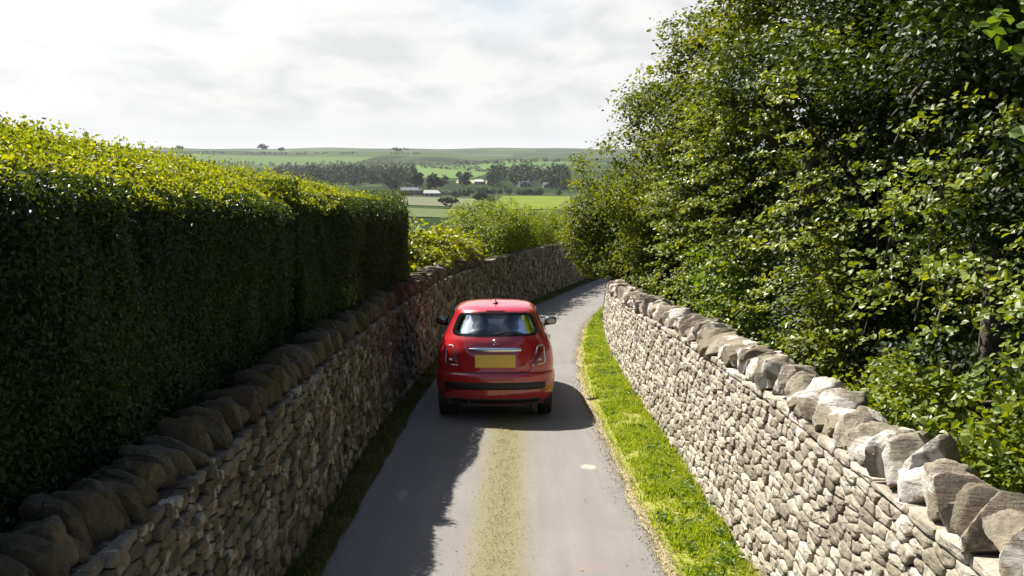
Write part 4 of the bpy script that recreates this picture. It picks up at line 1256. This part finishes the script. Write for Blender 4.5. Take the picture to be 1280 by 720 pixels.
CARX, CARY = -0.225, 13.62
car = empty('hatchback_car', (CARX, CARY, gz(CARY) + 0.02), (-math.atan(S), 0, math.radians(0.4)))
tag(car, 'small red retro hatchback driving away down the lane', 'car')
RW = rpoly([(-0.615, 1.135), (0.615, 1.135), (0.50, 1.425), (-0.50, 1.425)], 0.09)
RWi = rpoly([(-0.555, 1.165), (0.555, 1.165), (0.455, 1.395), (-0.455, 1.395)], 0.07)
SW = rpoly([(0.78, 1.14), (2.35, 1.10), (1.93, 1.41), (0.86, 1.41)], 0.08)
SWi = rpoly([(0.84, 1.165), (2.24, 1.13), (1.88, 1.385), (0.91, 1.385)], 0.06)
WS = rpoly([(-0.62, 1.08), (0.62, 1.08), (0.50, 1.42), (-0.50, 1.42)], 0.08)
WSi = rpoly([(-0.58, 1.12), (0.58, 1.12), (0.47, 1.39), (-0.47, 1.39)], 0.06)
AX = [(0.62, 0.29), (2.92, 0.29)]
zs = np.concatenate([np.linspace(0.22, 0.63, 22), np.linspace(0.64, 0.67, 5), np.linspace(0.69, 1.47, 48), np.linspace(1.478, 1.515, 12)])
NA = 84
ring = []
tt = np.linspace(0, 1, NA + 1)
for z in zs:
    row = []
    n = float(NE(z)); w = float(cw(z)); r = float(cr(z)); f = float(cf(z)); D = float(RD(z))
    # right side from rear centre to front centre, then mirrored
    half = []
    for a in np.linspace(0, math.pi / 2, 22):
        s_, c_ = math.sin(a), math.cos(a)
        half.append((w * s_ ** (2 / n), r + D - D * c_ ** (2 / n)))
    for y in np.linspace(r + D, f - D, 22)[1:-1]: half.append((w, y))
    for a in np.linspace(math.pi / 2, 0, 18):
        s_, c_ = math.sin(a), math.cos(a)
        half.append((w * s_ ** (2 / 2.6), f - D + D * c_ ** (2 / 2.6)))
    full = [(x, y, z) for x, y in half] + [(-x, y, z) for x, y in half[-2:0:-1]]
    ring.append(full)
ring = np.array(ring)


def holes(i, j):
    q = (ring[i, j] + ring[i + 1, j] + ring[i, (j + 1) % ring.shape[1]] + ring[i + 1, (j + 1) % ring.shape[1]]) / 4
    x, y, z = q
    if 1.12 < z < 1.43:
        if y < 0.75 and abs(x) < 0.6 and inside((RW + RWi) / 2, x, z): return True
        if y > 1.9 and inside((WS + WSi) / 2, x, z) and abs(y - front(x, z)) < 0.03: return True
        if abs(abs(x) - sidex(y, z)) < 0.02 and inside((SW + SWi) / 2, y, z): return True
    for ay, az in AX:
        if abs(x) > 0.5 and math.hypot(y - ay, z - az) < 0.318: return True
    return False


mb = MB(); mb.grid(ring, True, close_v=True, skip=holes)
k = ring.shape[1]
mb.add(ring[-1], [tuple(range(k))], True)
body = mb.build('body', M['paint'], car)
# underside
mb = MB(); mb.box((0, 1.75, 0.27), (0.62, 1.55, 0.05)); mb.box((0, 0.34, 0.26), (0.45, 0.2, 0.07))
mb.tube([(-0.35, 0.04, 0.27), (-0.35, 0.5, 0.27)], [0.025, 0.025], 10); mb.tube([(-0.62, 0.62, 0.29), (0.62, 0.62, 0.29)], [0.04, 0.04], 8)
mb.build('underbody', M['plastic'], car)
for ay, az in AX:
    for sx_ in (-1, 1):
        mb = MB()
        an = np.linspace(0, 2 * math.pi, 48, endpoint=False)
        P = np.array([[(sx_ * xx, ay + rr * math.cos(a), az + rr * math.sin(a)) for a in an] for xx, rr in ((0.795, 0.305), (0.803, 0.325), (0.79, 0.345))])
        keep = lambda i, j: P[i, j][2] < 0.235
        # arch lip follows the flank
        for i in range(3):
            for j in range(48):
                yv, zv = P[i, j][1], max(P[i, j][2], 0.23)
                P[i, j][0] = sx_ * (float(sidex(yv, zv)) + (0.004, 0.012, 0.002)[i])
        mb.grid(P, True, close_v=True, skip=keep, flip=sx_ < 0)
        mb.build('wheel_arch', M['paint'], car)
        mb = MB(); Pw = np.array([[(sx_ * xx, ay + 0.318 * math.cos(a), az + 0.318 * math.sin(a)) for a in an] for xx in (0.78, 0.5)])
        mb.grid(Pw, True, close_v=True, skip=lambda i, j: Pw[i, j][2] < 0.22)
        mb.add(Pw[1], [tuple(range(48))])
        mb.build('wheel_well', M['plastic'], car)
        wr = empty('wheel', (sx_ * 0.685, ay, az - 0.0)); wr.parent = car
        mb = MB(); mb.lathe_x([(-0.085, 0.19), (-0.095, 0.23), (-0.09, 0.275), (-0.06, 0.29), (0.06, 0.29), (0.09, 0.275), (0.095, 0.23), (0.085, 0.19)], (0, 0, 0))
        mb.build('tyre', M['rubber'], wr)
        mb = MB(); mb.lathe_x([(sx_ * 0.07, 0.195), (sx_ * 0.08, 0.18), (sx_ * 0.05, 0.16), (sx_ * 0.055, 0.06), (sx_ * 0.075, 0.03), (sx_ * 0.075, 0.001)], (0, 0, 0))
        for q in range(5):
            a = q * 2 * math.pi / 5
            mb.tube([(sx_ * 0.08, 0.03 * math.cos(a), 0.03 * math.sin(a)), (sx_ * 0.085, 0.18 * math.cos(a), 0.18 * math.sin(a))], [0.03, 0.022], 6)
        mb.lathe_x([(-0.08, 0.19), (-0.06, 0.001)], (0, 0, 0))
        mb.build('rim', M['alloy'], wr)

RM = mapper('rear')
o = patch('rear_window', RW, RM, 0.004, M['frit'], car, RWi, 0.0, 0.02)
patch('pane', rpoly([(-0.575, 1.155), (0.575, 1.155), (0.47, 1.405), (-0.47, 1.405)], 0.075), RM, 0.001, M['glass'], o, skirt=0.0)
mb = MB(); mb.tube([(0.0, rear(0, 1.17, 0.02), 1.165), (0.16, rear(0.16, 1.2, 0.022), 1.195), (0.30, rear(0.3, 1.19, 0.02), 1.185)], [0.008, 0.006, 0.004], 6); mb.build('rear_wiper', M['plastic'], car)
for sx_ in (-1, 1):
    mp = mapper('side', sx_)
    o = patch('side_window', SW, mp, 0.004, M['frit'], car, SWi, 0.0, 0.02)
    patch('pane', rpoly([(0.82, 1.155), (2.29, 1.12), (1.90, 1.395), (0.89, 1.395)], 0.06), mp, 0.001, M['glass'], o, skirt=0.0)
    mb = MB(); P = np.array([[(sx_ * sidex(1.32, z, 0.006), 1.32 + dy, z) for z in np.linspace(1.13, 1.41, 10)] for dy in (-0.03, 0.03)]); mb.grid(P, True); mb.build('window_pillar', M['frit'], o)
    # door shut line, handle, mirror
    dl = rpoly([(1.28, 0.36), (2.42, 0.36), (2.46, 1.06), (1.28, 1.10)], 0.1)
    dli = rpoly([(1.288, 0.368), (2.412, 0.368), (2.452, 1.052), (1.288, 1.092)], 0.1)
    dr = patch('door_seam', dl, mp, 0.0015, M['seam'], car, dli, 0.0, 0.002)
    patch('door_handle', rpoly([(1.36, 0.95), (1.55, 0.95), (1.55, 0.985), (1.36, 0.985)], 0.015), mp, 0.012, M['chrome'], car, None, 0.012)
    mr = empty('door_mirror', (sx_ * 0.83, 2.10, 1.12)); mr.parent = car
    mb = MB(); mb.ball((0, 0.02, 0), (0.095, 0.07, 0.066), 10, 18, 0.75); mb.tube([(-sx_ * 0.18, 0.05, -0.06), (-sx_ * 0.02, 0.03, -0.05)], [0.03, 0.025], 8)
    mb.build('mirror_housing', M['plastic'], mr)
    mb = MB(); mb.ball((0, -0.049, 0), (0.074, 0.006, 0.05), 8, 18, 0.75); mb.build('mirror_glass', M['mirror'], mr)
    # tail lamp with chrome surround
    tl = rpoly([(sx_ * 0.50, 0.745), (sx_ * 0.685, 0.775), (sx_ * 0.665, 1.005), (sx_ * 0.575, 1.02)][:: sx_], 0.035)
    cc_ = tl.mean(0)
    lm = patch('tail_light', cc_ + (tl - cc_) * 0.86, RM, 0.014, M['lamp'], car, None, 0.014)
    patch('chrome_surround', tl, RM, 0.010, M['chrome'], lm, cc_ + (tl - cc_) * 0.85, 0.006)
    patch('reversing_lens', cc_ + np.array([0, -0.04]) + (tl - cc_) * np.array([0.32, 0.12]), RM, 0.0265, M['lamp_clear'], lm, None, 0.004)
    hl = np.array([(sx_ * 0.55 + 0.105 * math.cos(a), 0.80 + 0.095 * math.sin(a)) for a in np.linspace(0, 2 * math.pi, 72, endpoint=False)])
    patch('headlight', hl, mapper('front'), 0.012, M['lamp_clear'], car, None, 0.02)
    # bumper reflector
    patch('reflector', rpoly([(sx_ * 0.60, 0.40), (sx_ * 0.70, 0.40), (sx_ * 0.70, 0.425), (sx_ * 0.60, 0.425)][:: sx_], 0.01), RM, 0.004, M['lamp'], car, None, 0.003)
o = patch('windscreen', WS, mapper('front'), 0.004, M['frit'], car, WSi, 0.0, 0.02)
patch('pane', rpoly([(-0.6, 1.10), (0.6, 1.10), (0.485, 1.405), (-0.485, 1.405)], 0.07), mapper('front'), 0.001, M['glass'], o, skirt=0.0)
# tailgate seam, bumper seam, black bumper strip
tg = rpoly([(-0.475, 0.665), (0.475, 0.665), (0.50, 0.9), (0.60, 1.08), (0.64, 1.13), (0.53, 1.44), (-0.53, 1.44), (-0.64, 1.13), (-0.60, 1.08), (-0.50, 0.9)], 0.05)
c0 = tg.mean(0)
tgi = c0 + (tg - c0) * (1 - 0.009 / np.linalg.norm(tg - c0, axis=1, keepdims=True))
patch('tailgate_seam', tg, RM, 0.0015, M['seam'], car, tgi, 0.0, 0.002)
patch('bumper_seam', rpoly([(-0.785, 0.648), (0.785, 0.648), (0.785, 0.656), (-0.785, 0.656)], 0.003), RM, 0.002, M['seam'], car, rpoly([(-0.78, 0.650), (0.78, 0.650), (0.78, 0.654), (-0.78, 0.654)], 0.001), 0.0, 0.003)
bs = rpoly([(-0.70, 0.435), (0.70, 0.435), (0.715, 0.545), (-0.715, 0.545)], 0.04)


def patch_rows(name, z0, z1, xl, mat, off, parent, nz=6, nx=60, inset=0.03):
    mb = MB()
    P = []
    for i, z in enumerate(np.linspace(z0, z1, nz)):
        xx = np.linspace(-xl, xl, nx)
        oo = np.full(nx, off if 0 < i < nz - 1 else -0.004); oo[0] = oo[-1] = -0.004
        P.append(np.stack([xx, rear(xx, np.full(nx, z), oo), np.full(nx, z)], 1))
    mb.grid(np.array(P), True, flip=True)
    o = mb.build(name, mat, parent); o.data.set_sharp_from_angle(angle=math.radians(35)); return o


patch_rows('bumper_strip', 0.43, 0.545, 0.69, M['plastic'], 0.008, car)
patch_rows('bumper_valance', 0.225, 0.318, 0.60, M['plastic'], 0.006, car)
# number plate, handle bar, emblem, aerial
mb = MB()
yp = rear(0.27, 0.82) - 0.012
pt = math.atan2(float(rear(0, 0.9) - rear(0, 0.75)), 0.15)
rot = Matrix.Rotation(-pt, 3, 'X')
yc = float(rear(0.0, 0.82)) - 0.002
mb.box((0, yc, 0.818), (0.272, 0.012, 0.086), rot)
pl_ = mb.build('number_plate', M['plate'], car)
bv = pl_.modifiers.new('bevel', 'BEVEL'); bv.width = 0.006; bv.segments = 2
mb = MB()
xx = np.linspace(-0.35, 0.35, 25)
P = []
for x in xx:
    e = 1 - 0.25 * (abs(x) / 0.35) ** 6
    P.append([(x, rear(x, 0.965) - 0.016 + 0.0 - 0.022 * math.cos(a) * e, 0.965 + 0.032 * e * math.sin(a)) for a in np.linspace(0, 2 * math.pi, 12, endpoint=False)])
mb.grid(np.array(P), True, close_v=True); mb.add(P[0], [tuple(range(12))]); mb.add(P[-1], [tuple(range(12))[::-1]])
mb.build('tailgate_handle', M['chrome'], car)
em = np.array([(0.038 * math.cos(a), 1.065 + 0.038 * math.sin(a)) for a in np.linspace(0, 2 * math.pi, 72, endpoint=False)])
e0 = em.mean(0)
bg = patch('badge', e0 + (em - e0) * 0.84, RM, 0.010, M['lamp'], car, None, 0.004)
patch('badge_ring', em, RM, 0.009, M['chrome'], bg, e0 + (em - e0) * 0.82, 0.004)
mb = MB()
for q in range(4): mb.box((-0.012 + q * 0.008, float(rear(0, 1.065)) - 0.0165, 1.065), (0.0018, 0.003, 0.02))
mb.build('badge_bars', M['chrome'], bg)
mb = MB(); mb.ball((0, 0.95, 1.512), (0.035, 0.06, 0.025), 8, 14); mb.tube([(0, 0.95, 1.52), (0, 0.85, 1.60)], [0.007, 0.004], 6)
mb.build('aerial', M['plastic'], car)
patch('brake_light', rpoly([(-0.13, 1.447), (0.13, 1.447), (0.13, 1.462), (-0.13, 1.462)], 0.006), RM, 0.006, M['lamp'], car, None, 0.003)
# interior
mb = MB(); mb.box((0, 1.6, 0.55), (0.66, 1.15, 0.03)); mb.box((0, 0.42, 0.9), (0.56, 0.16, 0.012)); mb.build('floor_pan', M['trim'], car)
for sx_ in (-1, 1):
    mb = MB()
    mb.ball((sx_ * 0.33, 1.72, 0.72), (0.25, 0.27, 0.10), 10, 16, 0.6); mb.ball((sx_ * 0.33, 1.46, 1.0), (0.23, 0.085, 0.32), 10, 16, 0.6)
    st_ = mb.build('front_seat', M['trim'], car)
    mb = MB(); mb.ball((sx_ * 0.33, 1.42, 1.33), (0.125, 0.05, 0.085), 10, 16, 0.7); mb.tube([(sx_ * 0.33 - 0.05, 1.42, 1.2), (sx_ * 0.33 - 0.05, 1.42, 1.3)], 0.008, 6); mb.tube([(sx_ * 0.33 + 0.05, 1.42, 1.2), (sx_ * 0.33 + 0.05, 1.42, 1.3)], 0.008, 6)
    mb.build('headrest', M['headrest'], st_)
mb = MB(); mb.ball((0, 0.66, 0.9), (0.55, 0.08, 0.26), 10, 20, 0.6); mb.ball((0, 0.9, 0.68), (0.55, 0.26, 0.08), 10, 20, 0.6); mb.build('rear_seat', M['trim'], car)
mb = MB(); mb.ball((0, 2.42, 0.98), (0.6, 0.28, 0.11), 10, 20, 0.6); mb.build('dashboard', M['headrest'], car)
mb = MB()
an = np.linspace(0, 2 * math.pi, 25)
mb.tube([(0.33 + 0.18 * math.cos(a), 2.08 + 0.06 * math.sin(a), 1.02 + 0.17 * math.sin(a)) for a in an], 0.015, 6); mb.box((0.33, 2.09, 1.02), (0.15, 0.02, 0.025))
mb.build('steering_wheel', M['plastic'], car)

m = bpy.data.materials.new('air'); m.use_nodes = True
nt = m.node_tree; nt.nodes.clear()
ou = nt.nodes.new('ShaderNodeOutputMaterial'); pv = nt.nodes.new('ShaderNodeVolumePrincipled')
pv.inputs['Color'].default_value = (0.86, 0.91, 1.0, 1); pv.inputs['Density'].default_value = HAZE; pv.inputs['Anisotropy'].default_value = 0.3
nt.links.new(pv.outputs[0], ou.inputs['Volume'])
mb = MB(); mb.box((0, 4600, -30), (7600, 4720, 80))
tag(mb.build('haze', m), kind='stuff')
# ------------------------------------------------------------------ light, sky, air, camera
sv = Vector((-0.57, 0.62, 1.0)).normalized()
sun = bpy.data.lights.new('sun', 'SUN'); sun.energy = 5.0; sun.angle = math.radians(0.5); sun.color = (1.0, 0.94, 0.84)
so = bpy.data.objects.new('sun', sun); so.rotation_euler = (-sv).to_track_quat('-Z', 'Y').to_euler(); COL.objects.link(so)

w = bpy.data.worlds.new('World'); SC.world = w; w.use_nodes = True
nt = w.node_tree; bgn = nt.nodes['Background']
sky = nt.nodes.new('ShaderNodeTexSky'); sky.sky_type = 'NISHITA'; sky.sun_disc = False
sky.sun_elevation = math.asin(sv.z); sky.sun_rotation = math.atan2(sv.x, sv.y)
gen = nt.nodes.new('ShaderNodeTexCoord').outputs['Generated']
sep = nt.nodes.new('ShaderNodeSeparateXYZ'); nt.links.new(gen, sep.inputs[0])
zp = N(nt, 'ShaderNodeMath', operation='MAXIMUM'); nt.links.new(sep.outputs[2], zp.inputs[0]); zp.inputs[1].default_value = 0.0
za = N(nt, 'ShaderNodeMath', operation='ADD'); nt.links.new(zp.outputs[0], za.inputs[0]); za.inputs[1].default_value = 0.38
dv = N(nt, 'ShaderNodeVectorMath', operation='DIVIDE'); nt.links.new(gen, dv.inputs[0])
cmb = nt.nodes.new('ShaderNodeCombineXYZ')
for i in range(3): nt.links.new(za.outputs[0], cmb.inputs[i])
nt.links.new(cmb.outputs[0], dv.inputs[1])
mp = N(nt, 'ShaderNodeMapping'); nt.links.new(dv.outputs[0], mp.inputs[0]); mp.inputs['Scale'].default_value = (3.8, 2.2, 9.0); mp.inputs['Location'].default_value = (3.1, 1.7, 0)
n1 = noise(nt, 1.0, 8, 0.58, mp.outputs[0], 0.3)
n2 = noise(nt, 1.7, 6, 0.55, mp.outputs[0], 0.25)
# overhead and behind the clouds thin out to blue
cov_lo = ramp(nt, [(0.26, 0.7), (0.40, 1.0)], n1).outputs[0]
cov_hi = ramp(nt, [(0.52, 0.0), (0.68, 0.8)], n1).outputs[0]
fr_ = N(nt, 'ShaderNodeMapRange', interpolation_type='SMOOTHSTEP'); nt.links.new(sep.outputs[2], fr_.inputs[0]); fr_.inputs[1].default_value = 0.15; fr_.inputs[2].default_value = 0.30
cov = mixc(nt, fr_.outputs[0], cov_lo, cov_hi)
# clouds are brighter towards the sun
dt = N(nt, 'ShaderNodeVectorMath', operation='DOT_PRODUCT'); nt.links.new(gen, dt.inputs[0]); dt.inputs[1].default_value = (sv.x, sv.y, 0.35)
br = N(nt, 'ShaderNodeMapRange', interpolation_type='SMOOTHSTEP'); nt.links.new(dt.outputs['Value'], br.inputs[0]); br.inputs[1].default_value = -0.5; br.inputs[2].default_value = 0.45; br.inputs[3].default_value = 1.8; br.inputs[4].default_value = 7.5
shade = ramp(nt, [(0.36, (0.90, 0.91, 0.92)), (0.56, (1.08, 1.075, 1.065))], n2).outputs[0]
hz = N(nt, 'ShaderNodeMapRange', interpolation_type='SMOOTHSTEP'); nt.links.new(sep.outputs[2], hz.inputs[0]); hz.inputs[1].default_value = 0.0; hz.inputs[2].default_value = 0.07; hz.inputs[3].default_value = 0.85; hz.inputs[4].default_value = 0.0
shade = mixc(nt, hz.outputs[0], shade, (0.955, 0.965, 0.965))
gp = N(nt, 'ShaderNodeMapping'); nt.links.new(gen, gp.inputs[0]); gp.inputs['Scale'].default_value = (1 / 0.075, 0, 1 / 0.035); gp.inputs['Location'].default_value = (0.1, 0, -0.137 / 0.035)
gl_ = N(nt, 'ShaderNodeVectorMath', operation='LENGTH'); nt.links.new(gp.outputs[0], gl_.inputs[0])
gs = N(nt, 'ShaderNodeMath', operation='MULTIPLY_ADD'); nt.links.new(n2, gs.inputs[0]); gs.inputs[1].default_value = 1.6; nt.links.new(gl_.outputs['Value'], gs.inputs[2])
gh = N(nt, 'ShaderNodeMath', operation='MULTIPLY'); nt.links.new(gs.outputs[0], gh.inputs[0]); gh.inputs[1].default_value = 0.4
gap_ = ramp(nt, [(0.35, 0.6), (0.75, 1.0)], gh.outputs[0]).outputs[0]
cov = mixc(nt, 1.0, cov, gap_, 'MULTIPLY')
cl = N(nt, 'ShaderNodeVectorMath', operation='SCALE'); nt.links.new(shade, cl.inputs[0]); nt.links.new(br.outputs[0], cl.inputs['Scale'])
ds = N(nt, 'ShaderNodeVectorMath', operation='DOT_PRODUCT'); nt.links.new(gen, ds.inputs[0]); ds.inputs[1].default_value = sv
gw = N(nt, 'ShaderNodeMapRange', interpolation_type='LINEAR'); nt.links.new(ds.outputs['Value'], gw.inputs[0]); gw.inputs[1].default_value = 0.62; gw.inputs[2].default_value = 0.95; gw.inputs[3].default_value = 1.0; gw.inputs[4].default_value = 1.7
c2 = N(nt, 'ShaderNodeVectorMath', operation='SCALE'); nt.links.new(cl.outputs[0], c2.inputs[0]); nt.links.new(gw.outputs[0], c2.inputs['Scale'])
col = mixc(nt, cov, sky.outputs[0], c2.outputs[0])
nt.links.new(col, bgn.inputs[0]); bgn.inputs[1].default_value = 0.05

cam = bpy.data.cameras.new('camera'); cam.sensor_width = 36; cam.lens = 36 * 1300 / 1280; cam.clip_end = 20000; cam.clip_start = 0.05
co_ = bpy.data.objects.new('camera', cam); COL.objects.link(co_)
co_.location = (0, 0, EYE); co_.rotation_euler = (math.radians(90 - 7.23), 0, 0)
SC.camera = co_
vs = SC.view_settings
vs.view_transform = 'Standard'; vs.look = 'None'; vs.gamma = 1.0; vs.exposure = 1.25
try: vs.use_curve_mapping = False
except Exception: pass
SC.cycles.caustics_reflective = False; SC.cycles.max_bounces = 8; SC.cycles.transparent_max_bounces = 12; SC.cycles.use_denoising = True
